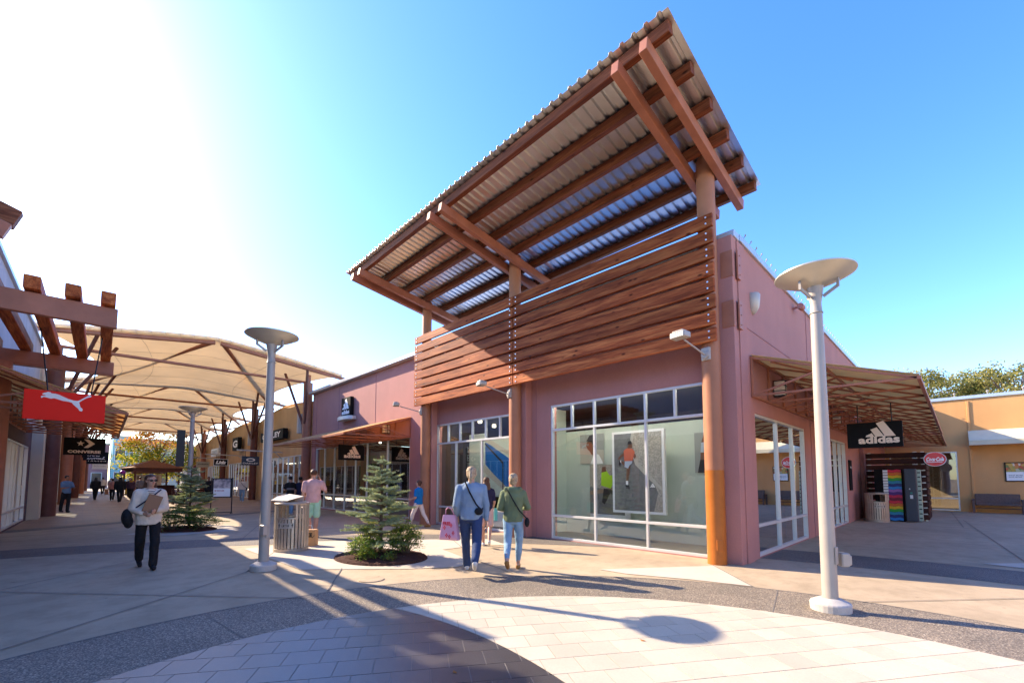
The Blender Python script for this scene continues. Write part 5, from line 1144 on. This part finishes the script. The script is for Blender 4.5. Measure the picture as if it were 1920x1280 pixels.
# buildings closing the far end
for k, (x0, x1, y, h, m, l) in enumerate([(-6, 3.4, 112, 8, m_pinkd, 'mauve two-storey building closing the far end of the street'), (3.6, 5.6, 104, 9, flat('teal tower paint', (.20, .42, .44), .7), 'narrow teal tower at the far end of the street'), (6.0, 16, 116, 9.5, m_cream, 'cream building behind the autumn tree'), (16.2, 40, 124, 8, m_tan, 'long tan building far behind the canopies'), (-30, -6.5, 118, 9, m_tan, 'tan building beyond the end of the left row')]):
    t = thing('far_building', l, 'building', ((x0 + x1) / 2, y, 0)); b = MB(); b.box(x0, x1, y, y + 8, 0, h); b.build('wall', m, parent=t); b = MB(); b.box(x0 - .15, x1 + .15, y - .15, y + 8.1, h + .002, h + .3); b.build('cornice', m_cream, parent=t)
    n = max(1, int((x1 - x0) / 2.4))
    for fl in (0, 1):
        for i in range(n):
            cx = x0 + (i + .5) * (x1 - x0) / n; z = .6 + fl * 4.2; w = b = MB(); b.box(cx - .75, cx + .75, y - .06, y - .005, z, z + 2.2); w = b.build('window', m_alu, parent=t); b = MB(); b.box(cx - .65, cx + .65, y - .075, y - .062, z + .1, z + 2.1); b.build('pane', flat('far window', (.04, .05, .06), .1) if k == 0 and i == 0 and fl == 0 else bpy.data.materials['far window'], parent=w)

# ---------------------------------------------------------------- people
def blob(b, name, m, parent, voxel, smooth=3, noise_amt=0, label=None):
    """unite overlapping closed shapes into one continuous skin"""
    me = b.mesh(name); o = bpy.data.objects.new(name, me)
    r = o.modifiers.new('r', 'REMESH'); r.mode = 'VOXEL'; r.voxel_size = voxel; r.use_smooth_shade = True
    if smooth: s = o.modifiers.new('s', 'SMOOTH'); s.factor = .5; s.iterations = smooth
    ev = baked(o); bpy.data.meshes.remove(me)
    if noise_amt:
        for v in ev.vertices:
            p = v.co; q = Vector((p.x * 9, p.y * 9, p.z * 5)); w = noise.noise(q) + .5 * noise.noise(q * 2.3)
            v.co += v.normal * w * noise_amt
    ev.name = name; ev.materials.clear(); ev.materials.append(m); ev.polygons.foreach_set('use_smooth', [True] * len(ev.polygons))
    o = bpy.data.objects.new(name, ev); COL.objects.link(o); o.parent = parent
    if label: o['label'] = label
    return o
def cloth(name, col, **k): return mat(name, col, .85, var=.10, scale=6, bump=.7, bscale=17, spec=.25, **k)
m_skin = mat('warm skin', (.50, .27, .18), .5, var=.06, scale=10, spec=.4); m_skin2 = mat('brown skin', (.25, .12, .075), .5, var=.06, scale=10); 
m_blonde = mat('grey blonde hair', (.40, .29, .18), .5, var=.45, scale=40, bump=.8, bscale=70); m_brownh = mat('brown hair', (.10, .045, .025), .45, var=.3, scale=30, bump=.5, bscale=80); m_blackh = mat('black hair', (.015, .012, .012), .4, var=.3, bump=.4, bscale=80)
HEADC = 1.585
def rot2(v, a): return (v[0] * cos(a) - v[1] * sin(a), v[0] * sin(a) + v[1] * cos(a))
def person(label, loc, heading, H, legs, arms, skin, top, bottom, hair, shoes, topstyle='long', botstyle='trousers', hairstyle='short', build=1.0, near=False, headturn=0, lean=0, glasses=False, group=None, fem=False, wide=1.0, seat=0, beard=False, tuck=False):
    """legs: (thigh forward deg, knee bend deg) L, R; arms: (elbow offset, wrist offset from shoulder) L, R in (fwd, out, up)"""
    t = thing('person', label, 'person', (0, 0, 0), 0, group); k = H / 1.70; vx = .0098 if near else .024
    sw = .168 * (0.93 if fem else 1.04) * build; ht = HEADC
    J = {}; z0 = .90; hipz = z0
    # legs by forward kinematics
    lows = []
    LJ = []
    for s, (th, kb) in zip((1, -1), legs):
        a = radians(th); hip = Vector((0, s * .09 * (1 + .15 * (build - 1)), hipz)); kn = hip + Vector((sin(a), 0, -cos(a))) * .425; b2 = radians(th - kb); an = kn + Vector((sin(b2), 0, -cos(b2))) * .40; an.y *= .72
        pitch = b2 * .55 if kb > 18 else b2 * .15; LJ.append((hip, kn, an, pitch)); lows.append(an.z - .085 + min(0, 0))
    dz = -min(lows); 
    # heel lift makes toes lower: account for foot pitch
    def foot(an, pitch): 
        d = Vector((cos(pitch), 0, sin(pitch) * 1.0 if pitch < 0 else 0)); 
        return d
    sh = Vector((0, 0, dz)); lx = lean
    def tz(z): return sin(radians(lx)) * max(0, z - .95)
    def ring(z, hw, hd, cx=0): return (z + dz, hd * build, hw * build * wide, cx + tz(z), 0)
    body = MB()
    body.loft([ring(.84, .10, .08), ring(.90, .150 if not fem else .160, .105), ring(1.0, .142, .10), ring(1.08, .128 if not fem else .118, .092, .003), ring(1.2, .145, .105, .005), ring(1.30, .16, .112), ring(1.37, .15, .10, -.005), ring(1.425, .10, .075, -.01), ring(1.45, .055, .055, -.01)])
    nb = Vector((tz(1.42) - .005, 0, 1.42 + dz)); hc = Vector((tz(1.58) + .018, 0, ht + dz)); body.cap(nb, hc - Vector((.012, 0, .05)), .052, .048)
    Rz = Matrix.Rotation(radians(headturn), 3, 'Z')
    def hp(x, y, z): return hc + Rz @ Vector((x, y, z))
    body.ell(hc + Rz @ Vector((-.008, 0, .025)), (.092, .074, .088), 18, 12, Rz); body.ell(hp(.012, 0, -.035), (.068, .058, .078), 16, 10, Rz); body.ell(hp(.040, 0, -.083), (.026, .028, .020), 10, 6, Rz)
    body.cap(hp(.078, 0, .012), hp(.096, 0, -.022), .009, .013, 8); body.ell(hp(.070, 0, -.052), (.012, .022, .008), 8, 5, Rz); body.ell(hp(.068, 0, .028), (.012, .05, .010), 8, 5, Rz)
    for s in (1, -1): body.ell(hp(-.002, s * .074, -.005), (.018, .010, .030), 8, 6, Rz); body.ell(hp(.052, s * .034, -.018), (.018, .02, .02), 8, 6, Rz)
    SJ = []
    for s in (1, -1): body.cap(Vector((tz(1.42) - .012, s * .03, 1.425 + dz)), Vector((tz(1.36) - .01, s * sw * .86, 1.372 + dz)), .042, .040)
    for s, (eo, wo) in zip((1, -1), arms):
        S_ = Vector((tz(1.38), s * sw * .97, 1.355 + dz)); E_ = S_ + Vector((eo[0], s * eo[1], eo[2])); W_ = S_ + Vector((wo[0], s * wo[1], wo[2])); SJ.append((S_, E_, W_))
        body.cap(S_ - Vector((0, s * .05, -.01)), S_, .055, .052 * build); body.cap(S_, E_, .047 * build, .038); body.cap(E_, W_, .038, .024)
        d = (W_ - E_).normalized(); side = d.cross(Vector((0, s * 1.0, 0.001))); 
        if side.length < .3: side = d.cross(Vector((1, 0, 0)))
        side.normalize(); pn = d.cross(side).normalized(); pc = W_ + d * .045
        R3 = Matrix((d, side, pn)).transposed(); body.ell(pc, (.048, .038, .017), 12, 8, R3)
        if near:
            for q, (o, L) in enumerate(((-.028, .062), (-.010, .072), (.009, .068), (.026, .052))):
                f0 = W_ + d * .08 + side * o; f1 = f0 + d * L * .5 + pn * .006 * s; f2 = f1 + d * L * .35 + pn * .03 * (-s); body.cap(f0 - d * .015, f1, .0098, .0092, 8); body.cap(f1, f2, .009, .0085, 8)
            th0 = W_ + d * .03 - side * .03; body.cap(th0, th0 + d * .03 - side * .022, .012, .0105, 8); body.cap(th0 + d * .03 - side * .022, th0 + d * .062 - side * .024, .0105, .009, 8)
        else: body.ell(pc + d * .05, (.04, .03, .015), 10, 6, R3)
    ftz = []
    for (hip, kn, an, pitch) in LJ:
        hip, kn, an = hip + sh, kn + sh, an + sh; body.cap(hip, kn, .082 * build, .052); mid = kn.lerp(an, .3) + Vector((-.012, 0, 0)); body.cap(kn, mid, .050, .052 * build); body.cap(mid, an, .052 * build, .035)
        fd = Vector((cos(pitch), 0, sin(pitch))); heel = an + Vector((0, 0, -.045)) - fd * .03; toe = heel + fd * .18; toe.z = max(toe.z, .03); heel.z = max(heel.z, .035); body.cap(an, heel, .035, .034); body.cap(heel, toe, .033, .027); ftz.append((an, heel, toe, fd))
    blob(body, 'body', skin, t, vx, 2)
    # top
    c = MB(); e = .022 if topstyle != 'loose' else .045; hem = .86 if topstyle in ('long', 'tee', 'hoodie') else .80
    if topstyle == 'loose': lv = [ring(hem, .185, .145), ring(.95, .195, .15), ring(1.1, .18, .14), ring(1.25, .185, .14), ring(1.36, .165, .12), ring(1.42, .10, .09, -.008), ring(1.44, .07, .07, -.008)]
    else: lv = [ring(hem, .168 + (.008 if fem else 0), .125), ring(.95, .170, .128), ring(1.08, .152, .120), ring(1.2, .165, .128), ring(1.30, .182, .135), ring(1.37, .17, .118, -.005), ring(1.43, .095, .085, -.01), ring(1.448, .068, .070, -.01)]
    c.loft(lv)
    for s, (S_, E_, W_) in zip((1, -1), SJ):
        c.cap(Vector((tz(1.42) - .012, s * .05, 1.415 + dz)), Vector((tz(1.36) - .01, s * sw * .84, 1.368 + dz)), .052, .055); c.cap(S_ - Vector((0, s * .05, -.0)), S_, .064, .062 * build)
        if topstyle == 'tee': c.cap(S_, S_.lerp(E_, .72), .066 * build, .062)
        else: c.cap(S_, E_, .066 * build + (e - .02), .054 + (e - .02)); c.cap(E_, E_.lerp(W_, .88), .054 + (e - .02) * .9, .038 + (e - .02) * .6); 
    if topstyle == 'hoodie': c.ell((tz(1.4) - .075, 0, 1.40 + dz), (.06, .13, .075), 14, 8); c.cap((tz(1.3) - .06, -.12, 1.43 + dz), (tz(1.3) - .06, .12, 1.43 + dz), .045, .045); c.ell((0, 0, .875 + dz), (.125, .17, .03), 14, 6)
    blob(c, {'tee': 't_shirt', 'hoodie': 'hooded_sweatshirt', 'loose': 'blouse'}.get(topstyle, 'jumper'), top, t, .013 if near else .026, 4 if near else 2, .009 if near else .004)
    # bottom
    c = MB(); c.loft([ring(.82, .12, .09), ring(.88, .162, .118), ring(.95, .158, .115), ring(1.02, .145, .108)])
    for (hip, kn, an, pitch) in LJ:
        hip, kn, an = hip + sh, kn + sh, an + sh; g_ = .018 if botstyle == 'tight' else .03
        if botstyle == 'shorts': c.cap(hip, hip.lerp(kn, .85), .095 * build, .085)
        elif botstyle == 'skirt': c.cap(hip, kn.lerp(an, .2), .11, .10)
        else:
            c.cap(hip, kn, .092 * build, .055 + g_ * .6); f = .86 if botstyle == 'tight' else .98; m_ = kn.lerp(an, .3) + Vector((-.008, 0, 0)); c.cap(kn, m_, .055 + g_ * .6, .052 + g_ * .6); c.cap(m_, kn.lerp(an, f), .052 + g_ * .6, .036 + g_ * (.5 if botstyle == 'tight' else .9))
    blob(c, {'shorts': 'shorts', 'tight': 'slim_trousers'}.get(botstyle, 'trousers'), bottom, t, .013 if near else .026, 3 if near else 2, .008 if near else .003)
    for (an, heel, toe, fd) in ftz:
        c = MB(); c.cap(heel + Vector((0, 0, -.0)), toe, .042, .036); c.cap(an - Vector((0, 0, .03)), heel, .042, .040); c.cap(heel - Vector((.008, 0, .018)), toe - Vector((0, 0, .012)) + fd * .01, .032, .030)
        for v in range(len(c.v)):
            x_, y_, z_ = c.v[v]
            if z_ < .003 : c.v[v] = (x_, y_, .003)
        blob(c, 'shoe', shoes, t, .011 if near else .024, 1)
    # hair
    if hair:
        c = MB(); c.ell(hp(-.018, 0, .038), (.096, .083, .088), 18, 12, Rz)
        if hairstyle in ('long', 'pony', 'bun', 'hood'): c.ell(hp(-.045, 0, -.01), (.062, .078, .085), 14, 10, Rz)
        if hairstyle == 'pony': c.cap(hp(-.10, 0, .03), hp(-.125, .0, -.06), .028, .032); c.cap(hp(-.125, 0, -.06), hp(-.105, .01, -.15), .032, .016)
        if hairstyle == 'bun': c.ell(hp(-.115, .01, .035), (.04, .04, .05), 10, 8, Rz); c.ell(hp(-.11, .03, .075), (.025, .03, .03), 8, 6, Rz)
        if hairstyle == 'long': c.loft([(hc.z - .24, .05, .095, hc.x - .075, 0), (hc.z - .15, .065, .11, hc.x - .065, 0), (hc.z - .03, .07, .09, hc.x - .05, 0)])
        if hairstyle == 'hood': c.loft([(hc.z - .36, .07, .13, hc.x - .07, 0), (hc.z - .2, .09, .13, hc.x - .05, 0), (hc.z - .03, .085, .095, hc.x - .03, 0)])
        o = blob(c, 'hair', hair, t, .010 if near else .02, 2, .003)
        # keep the face free: pull hair vertices in front of the hairline back
        cut = .045 if hairstyle != 'cap' else .07
        for v in o.data.vertices:
            p = Rz.inverted() @ (v.co - hc)
            if p.x > .018 and p.z < .062 - .2 * max(0, .07 - p.x) * 0: v.co = hc + Rz @ Vector((.018 + (p.x - .018) * .1, p.y * .9, p.z))
        if hairstyle == 'cap':
            b = MB(); b.rings([(hp(.0, 0, .055), Rz @ Vector((.105, 0, 0)), Rz @ Vector((0, .088, 0))), (hp(-.005, 0, .095), Rz @ Vector((.098, 0, 0)), Rz @ Vector((0, .082, 0))), (hp(-.008, 0, .125), Rz @ Vector((.06, 0, 0)), Rz @ Vector((0, .05, 0)))], n=18); b.bar(hp(.09, 0, .06), hp(.165, 0, .045), .12, .012); b.build('cap', m_blackh, parent=t, smooth=True)
    if near and not glasses and hairstyle != 'back':
        for s in (1, -1): b = MB(); b.ell(hp(.070, s * .031, .008), (.012, .014, .010), 10, 8, Rz); b.build('eye', flat('eye white', (.6, .58, .55), .2) if 'eye white' not in bpy.data.materials else bpy.data.materials['eye white'], parent=t, smooth=True)
    if glasses:
        b = MB()
        for s in (1, -1): b.ell(hp(.084, s * .034, .006), (.008, .031, .021), 14, 8, Rz); b.bar(hp(.078, s * .062, .014), hp(-.0, s * .078, .012), .006, .008)
        b.bar(hp(.090, -.012, .012), hp(.090, .012, .012), .006, .006); b.build('sunglasses', flat('dark glasses', (.02, .018, .016), .12) if 'dark glasses' not in bpy.data.materials else bpy.data.materials['dark glasses'], parent=t, smooth=True)
        b = MB(); b.ell(hp(.081, 0, -.050), (.006, .022, .0065), 12, 6, Rz); b.build('lips', flat('rose lips', (.42, .12, .10), .4), parent=t, smooth=True)
    t.scale = (k, k, k); t.rotation_euler = (0, 0, radians(heading)); t.location = loc
    t['j'] = 0; del t['j']
    PJ[t.name] = dict(SJ=SJ, dz=dz, hc=hc, LJ=LJ)
    return t
PJ = {}
HANG = ((-.02, .04, -.27), (.05, .05, -.50)); HANGB = ((-.07, .05, -.26), (-.08, .06, -.49)); HANGF = ((.05, .05, -.27), (.18, .05, -.46))
def wpt(t, v): 
    m = Matrix.LocRotScale(t.location, t.rotation_euler, t.scale); return m @ Vector(v)
def strap(b, t, pts, w=.02):
    m = [Vector(p) for p in pts]
    for p, q in zip(m, m[1:]): b.bar(p, q, w, .006, (1, 0, .01))
def local_build(b, name, m, t, **k):
    """b holds coordinates in the person's own frame"""
    me = b.mesh(name); me.materials.append(m)
    for p in me.polygons: p.use_smooth = k.get('smooth', True)
    o = bpy.data.objects.new(name, me); COL.objects.link(o); o.parent = t; return o
def bagthing(name, label, cat, b, m, t, extra=()):
    """carried thing: shapes given in the carrier's frame, linked top-level at the carrier's place"""
    me = b.mesh(name); me.materials.append(m)
    root = thing(name, label, cat, tuple(t.location), t.rotation_euler.z); root.scale = t.scale
    o = bpy.data.objects.new('body', me); COL.objects.link(o); o.parent = root; bv = o.modifiers.new('bevel', 'BEVEL'); bv.width = .008; bv.segments = 2; bv.limit_method = 'ANGLE'
    for nm, bb, mm in extra:
        me = bb.mesh(nm); me.materials.append(mm); o = bpy.data.objects.new(nm, me); COL.objects.link(o); o.parent = root
    return root
c_cream = cloth('cream knit', (.66, .55, .43)); c_black = cloth('black cloth', (.012, .012, .014)); c_bluegrey = cloth('grey blue fleece', (.20, .27, .36)); c_denim = cloth('dark denim', (.03, .05, .12)); c_ldenim = cloth('light denim', (.20, .31, .42)); c_green = cloth('olive green sweatshirt', (.135, .165, .085))
c_navy = cloth('navy cloth', (.02, .018, .045)); c_blue = cloth('bright blue cloth', (.005, .15, .42)); c_pinkt = cloth('pale pink cloth', (.62, .36, .33)); c_mint = cloth('mint cloth', (.36, .60, .42)); c_oat = cloth('oatmeal cloth', (.62, .54, .48)); c_dusty = cloth('dusty pink cloth', (.34, .16, .14)); c_must = cloth('mustard cloth', (.32, .16, .02)); c_white = cloth('white shirt', (.62, .60, .58)); c_grey = cloth('grey cloth', (.16, .15, .16)); c_steel = cloth('steel blue cloth', (.10, .17, .27)); c_patt = cloth('pale patterned trousers', (.68, .58, .52)); c_peach = cloth('peach cloth', (.55, .35, .28)); c_plum = cloth('dark plum cloth', (.06, .03, .05))
s_white = cloth('white shoe', (.55, .53, .50)); s_black = cloth('black shoe', (.015, .015, .018)); s_tan = cloth('tan sandal leather', (.30, .14, .04))

# woman walking towards the camera with a clipboard
w = person('woman in a cream jumper and sunglasses holding a clipboard', (.87, 10.05, 0), -88, 1.66, [(20, 8), (-14, 20)], [((.02, .06, -.27), (.17, -.07, -.30)), ((.0, .07, -.27), (.17, -.05, -.34))], m_skin, c_cream, c_black, m_brownh, s_black, 'loose', 'trousers', 'long', 1.0, True, 22, 0, True, fem=True)
b = MB(); b.bar((.185, .07, 1.30), (.205, -.03, 1.0), .21, .012, (1, 0, .1)); bagthing('clipboard', 'brown clipboard held against the chest of the woman in the cream jumper', 'clipboard', b, flat('brown board', (.22, .09, .03), .5), w)
b = MB(); b.ell((-.02, -.30, .92), (.13, .075, .15), 14, 9); b.ell((-.05, -.27, .84), (.11, .07, .12), 12, 8); s1 = MB(); s1.path([(.13, .14, 1.40), (.145, .0, 1.26), (.10, -.18, 1.10), (.0, -.26, 1.0)], .012, 6); s1.path([(-.08, .12, 1.43), (-.11, -.08, 1.25), (-.04, -.25, 1.0)], .012, 6)
bagthing('shoulder_bag', 'black shoulder bag worn by the woman in the cream jumper', 'bag', b, c_black, w, [('strap', s1, c_navy)])
b = MB()
for q in range(3): b.bar((.125 - q * .002 + q * .004, -.045 + q * .01, 1.375 - q * .03), (.125 + q * .004, .055 - q * .01, 1.372 - q * .03), .006, .008)
local_build(b, 'neck_lacing', c_navy, w)
# couple walking away
g1 = person('person with a grey ponytail in a blue-grey top walking away', (4.70, 5.78, 0), 50, 1.79, [(20, 6), (-16, 44)], [((-.03, .06, -.27), (.10, .04, -.44)), ((.0, .06, -.27), (.03, .06, -.52))], m_skin, c_bluegrey, c_denim, m_blonde, s_white, 'long', 'trousers', 'pony', 1.08, True, -4)
b = MB(); b.m = 0
b.prism([(.02, .24), (.02, .30), (.12, .30), (.12, .24)], .60, .60 + .001)
b = MB(); vs = []
for z, h_, d in ((.50, .25, .045), (.55, .24, .06), (.78, .19, .05), (.90, .17, .03)): vs += [(x, .30 + y, z) for x, y in ((-h_ + .06, -d), (h_ + .06, -d), (h_ + .06, d), (-h_ + .06, d))]
fs = [(3, 2, 1, 0)] + [(4 * j + q, 4 * j + (q + 1) % 4, 4 * j + 4 + (q + 1) % 4, 4 * j + 4 + q) for j in range(3) for q in range(4)]
b.add(vs, fs); hd = MB(); hd.path([(-.06, .30, .90), (.0, .27, 1.0), (.08, .26, 1.02), (.16, .28, .98), (.18, .30, .90)], .010, 6)
pk = MB(); rnd = random.Random(4)
for cx_, cz_ in ((-.08, .62), (.10, .58), (-.02, .74), (.16, .70), (.02, .56)): 
    for q in range(4): a = q * pi / 2; pk.ell((cx_ + .022 * cos(a), .30 + .062 - (cz_ - .5) * .02, cz_ + .022 * sin(a)), (.014, .004, .014), 8, 4); pk.ell((cx_ + .022 * cos(a), .30 - .066 + (cz_ - .5) * .02, cz_ + .022 * sin(a)), (.014, .004, .014), 8, 4)
ltr = MB(); letter(ltr, 'FREE', (.20, .235, .74), (-1, 0, 0), (0, 0, 1), .20, .055, .004, .04)
for bb in (b, hd, pk, ltr): bb.v = [(.10 + (x - .04) * .30 + (y - .30) * .9, .33 + (x - .04) * .60 - (y - .30) * .42, z) for x, y, z in bb.v]
bagthing('tote_bag', 'pale pink tote bag with red flowers carried by the person in the blue-grey top', 'bag', b, flat('pink paper', (.66, .34, .46), .6), g1, [('handle', hd, flat('pink handle', (.6, .25, .35))), ('flower_print', pk, flat('red print', (.6, .02, .03))), ('lettering', ltr, flat('red lettering', (.6, .02, .03)))])
b = MB(); b.ell((-.13, -.12, .97), (.045, .07, .06), 12, 8); s1 = MB(); s1.path([(-.10, .10, 1.44), (-.155, .03, 1.28), (-.145, -.08, 1.08), (-.11, -.17, .98)], .012, 6); bagthing('waist_bag', 'small black crossbody bag on the back of the person in the blue-grey top', 'bag', b, c_black, g1, [('strap', s1, c_black)])
g2 = person('woman in an olive green hooded top and light jeans walking away', (5.30, 5.38, 0), 40, 1.66, [(-14, 42), (16, 5)], [((-.02, .08, -.26), (.12, -.02, -.30)), ((.02, .10, -.25), (.20, .0, -.28))], m_skin, c_green, c_ldenim, m_blonde, s_tan, 'hoodie', 'tight', 'bun', 1.06, True, 0, fem=True)
b = MB(); b.ell((-.0, -.24, .84), (.075, .045, .085), 12, 8); s1 = MB(); s1.path([(-.10, .10, 1.42), (-.165, .0, 1.25), (-.15, -.12, 1.05), (-.05, -.23, .92)], .011, 6); bagthing('crossbody_bag', 'small black crossbody bag at the hip of the woman in the olive hooded top', 'bag', b, c_black, g2, [('strap', s1, c_black)])
g3 = person('girl with long brown hair in navy half hidden behind the walking pair', (6.75, 7.75, 0), 50, 1.60, [(12, 5), (-14, 30)], [HANGB, ((.0, .05, -.27), (.12, .03, -.42))], m_skin, c_navy, c_peach, m_brownh, s_white, 'tee', 'shorts', 'long', .98, True, fem=True)
b = MB(); b.box(.0, .2, -.28, -.20, .62, .92); bagthing('gift_bag', 'teal shopping bag carried by the girl in navy', 'bag', b, flat('teal paper', (.10, .42, .36)), g3)
g4 = person('woman in a bright blue shirt and pale leggings passing the left tower column', (7.75, 12.2, 0), 118, 1.56, [(24, 6), (-22, 12)], [((.0, .06, -.26), (.18, .0, -.30)), ((.0, .06, -.26), (.18, .0, -.28))], m_skin, c_blue, c_patt, m_brownh, s_tan, 'tee', 'tight', 'bun', 1.08, True, fem=True)
g5 = person('man in a pale pink T-shirt and mint shorts standing behind the litter bin', (4.5, 12.3, 0), 66, 1.80, [(2, 2), (-2, 2)], [((-.03, .04, -.27), (.04, .05, -.50)), ((.06, .10, -.22), (.06, -.03, .08))], m_skin, c_pinkt, c_mint, m_brownh, s_white, 'tee', 'shorts', 'short', 1.12, True, -8)
t = thing('paper_bag', 'brown paper shopping bag with black lettering standing beside the litter bin', 'bag', (3.95, 10.5, 0))
bx_ = MB(); bc = Vector((3.86, 10.72, .19)); rzb = radians(-44); bx_.obox(tuple(bc), (.17, .09, .19), rzb); bx_.build('body', flat('kraft paper', (.50, .28, .13), .7), parent=t, bevel=.003)
R = Vector((cos(rzb), sin(rzb), 0)); b = MB(); letter(b, 'NIKE', bc + R * -.145 + Vector((0, 0, .02)) - Vector((-sin(rzb), cos(rzb), 0)) * .09, R, (0, 0, 1), .25, .10, .004, .08); b.frameprism([(.11, .0), (.155, .045), (.165, .085), (.13, .03), (.10, .02)], bc - Vector((-sin(rzb), cos(rzb), 0)) * .09, R, (0, 0, 1), .003, .005); b.build('lettering', m_pblk, parent=t)
b = MB(); q0 = bc + Vector((0, 0, .19)); b.path([q0 - R * .07, q0 - R * .05 + Vector((0, 0, .09)), q0 + R * .05 + Vector((0, 0, .09)), q0 + R * .07], .004, 6); b.build('handle', m_wpaper, parent=t)
# couple in front of the tan shop
g6 = person('young man in a black T-shirt with a grey band and a black cap', (6.55, 20.6, 0), 100, 1.66, [(2, 2), (-2, 2)], [((.06, .05, -.25), (.26, -.02, -.24)), HANG], m_skin, c_black, c_ldenim, m_blackh, s_white, 'tee', 'trousers', 'cap', 1.05)
b = MB(); b.rings([((0, 0, 1.10 + PJ[g6.name]['dz'] + z), (.137, 0, 0), (0, .182, 0)) for z in (0, .09)], n=20); local_build(b, 'chest_band', c_grey, g6)
person('man in dark clothes and cap beside the man with the grey band', (7.0, 20.7, 0), 80, 1.64, [(2, 2), (-2, 2)], [HANG, HANG], m_skin2, c_navy, c_navy, m_blackh, s_black, 'tee', 'trousers', 'cap', 1.0)
g7 = person('woman in a pale jumper and ripped light jeans walking towards the camera under the canopy', (7.9, 34.6, 0), -105, 1.66, [(12, 6), (-10, 14)], [HANG, HANG], m_skin, c_oat, c_ldenim, m_blackh, s_white, 'long', 'trousers', 'long', 1.1, fem=True)
b = MB(); b.ell((.0, .26, .90), (.12, .05, .12), 10, 7); s1 = MB(); s1.path([(.12, -.10, 1.40), (.16, .05, 1.15), (.05, .24, .98)], .014, 6); bagthing('crossbody_bag', 'black crossbody bag on the woman in the pale jumper under the canopy', 'bag', b, c_black, g7, [('strap', s1, c_black)])
person('person dressed all in black looking at a phone beside the timber bench', (5.75, 33.4, 0), -110, 1.70, [(3, 2), (-3, 2)], [((.04, .10, -.25), (.22, -.03, -.16)), ((.04, .10, -.25), (.22, -.03, -.16))], m_skin2, c_black, c_black, m_blackh, s_white, 'loose', 'trousers', 'short', 1.15)
person('person in a dusty red top at the far end of the timber bench', (4.75, 34.6, 0), -60, 1.50, [(4, 3), (-4, 3)], [HANG, HANG], m_skin, c_dusty, c_black, m_brownh, s_black, 'long', 'trousers', 'short')
person('man in a grey-blue shirt looking at a phone near the left columns', (-.50, 29.3, 0), -60, 1.72, [(3, 3), (-12, 4)], [((.08, .05, -.25), (.28, -.02, -.22)), ((.08, .05, -.25), (.28, -.02, -.22))], m_skin2, c_steel, c_black, m_blackh, s_black, 'tee', 'trousers', 'short', 1.0, headturn=20)
ppl = [((.75, 45.5), 75, 1.68, c_black, c_black, m_blackh, 'loose', 'long', 'person in loose black clothes walking away, leftmost of the far walkers', m_skin2), ((1.55, 62), 85, 1.75, c_white, c_black, m_blackh, 'long', 'short', 'man in a white shirt among the farthest walkers', m_skin2), ((2.3, 66), 80, 1.70, c_bluegrey, c_navy, m_brownh, 'long', 'short', 'man in a pale blue shirt next to the man in white', m_skin),
       ((1.62, 43.5), 85, 1.60, c_dusty, c_black, m_blackh, 'long', 'bun', 'woman in a dusty pink top walking away with black hair tied up', m_skin), ((1.85, 39.5), 80, 1.72, c_black, c_black, m_blackh, 'loose', 'hood', 'woman with long black hair and black clothes walking away', m_skin2), ((2.65, 43.8), -100, 1.64, c_plum, c_black, m_blackh, 'long', 'short', 'person with a mustard scarf walking towards the camera', m_skin2),
       ((3.25, 44.8), 80, 1.74, c_grey, c_black, m_blackh, 'long', 'short', 'man in a grey shirt walking away at the right of the far group', m_skin), ((2.9, 49.0), 90, 1.70, c_black, c_black, m_blackh, 'long', 'short', 'person in black partly behind the man in the grey shirt', m_skin2), ((4.3, 58), -90, 1.68, c_steel, c_navy, m_brownh, 'long', 'short', 'person in steel blue near the kiosk', m_skin)]
for k, ((x, y), hd_, H, tp, bt, hr, st, hs, lb, sk) in enumerate(ppl):
    w_ = 10 + 3 * (k % 3); q = person(lb, (x, y, 0), hd_, H, [(w_, 5), (-w_, 14 + 4 * (k % 2))], [HANG, HANGB] if k % 2 else [HANGB, HANG], sk, tp, bt, hr, s_black, st, 'trousers', hs, 1.05 + .1 * (k in (0, 4)))
    if k == 5: b = MB(); b.ell((.02, 0, 1.43 + PJ[q.name]['dz']), (.11, .12, .06), 12, 7); local_build(b, 'scarf', c_must, q)
t = thing('balloon', 'purple balloon above the far walkers', 'balloon', (2.35, 48, 1.9)); b = MB(); b.ell((2.35, 48, 2.12), (.2, .2, .16), 14, 10); b.build('skin', flat('purple foil', (.25, .01, .35), .3), parent=t, smooth=True); b = MB(); b.tube((2.35, 48, 1.3), (2.35, 48, 1.97), .004); b.build('string', m_wpaper, parent=t)
t = thing('carrier_bag', 'brown paper bag carried by the woman in the dusty pink top', 'bag', (1.32, 43.5, .7)); b = MB(); b.box(1.2, 1.42, 43.4, 43.7, .45, .85); b.build('body', flat('brown bag', (.3, .12, .05)), parent=t, bevel=.01)
# fallen leaves on the tiles
rnd = random.Random(5)
for k, (x, y) in enumerate([(1.35, 3.4), (2.2, 2.9), (3.9, 2.2), (.4, 4.3)]):
    b = MB(); a = rnd.uniform(0, 6); pts = [(x + r_ * cos(a + j), y + r_ * sin(a + j), .016 + h_) for j, r_, h_ in ((0, .035, .004), (1.2, .016, 0), (3.1, .03, .006), (4.6, .018, 0))]; b.add(pts, [(0, 1, 2, 3)])
    tag(b.build('fallen_leaf', m_lor, origin=(x, y, 0)), ['small orange leaf lying on the dark tiles at lower left', 'small leaf on the dark tiles near the bottom centre', 'small leaf speck on the white tiles', 'small leaf at the left rim of the tiled disc'][k], 'leaf')

bpy.data.scenes.remove(WS)
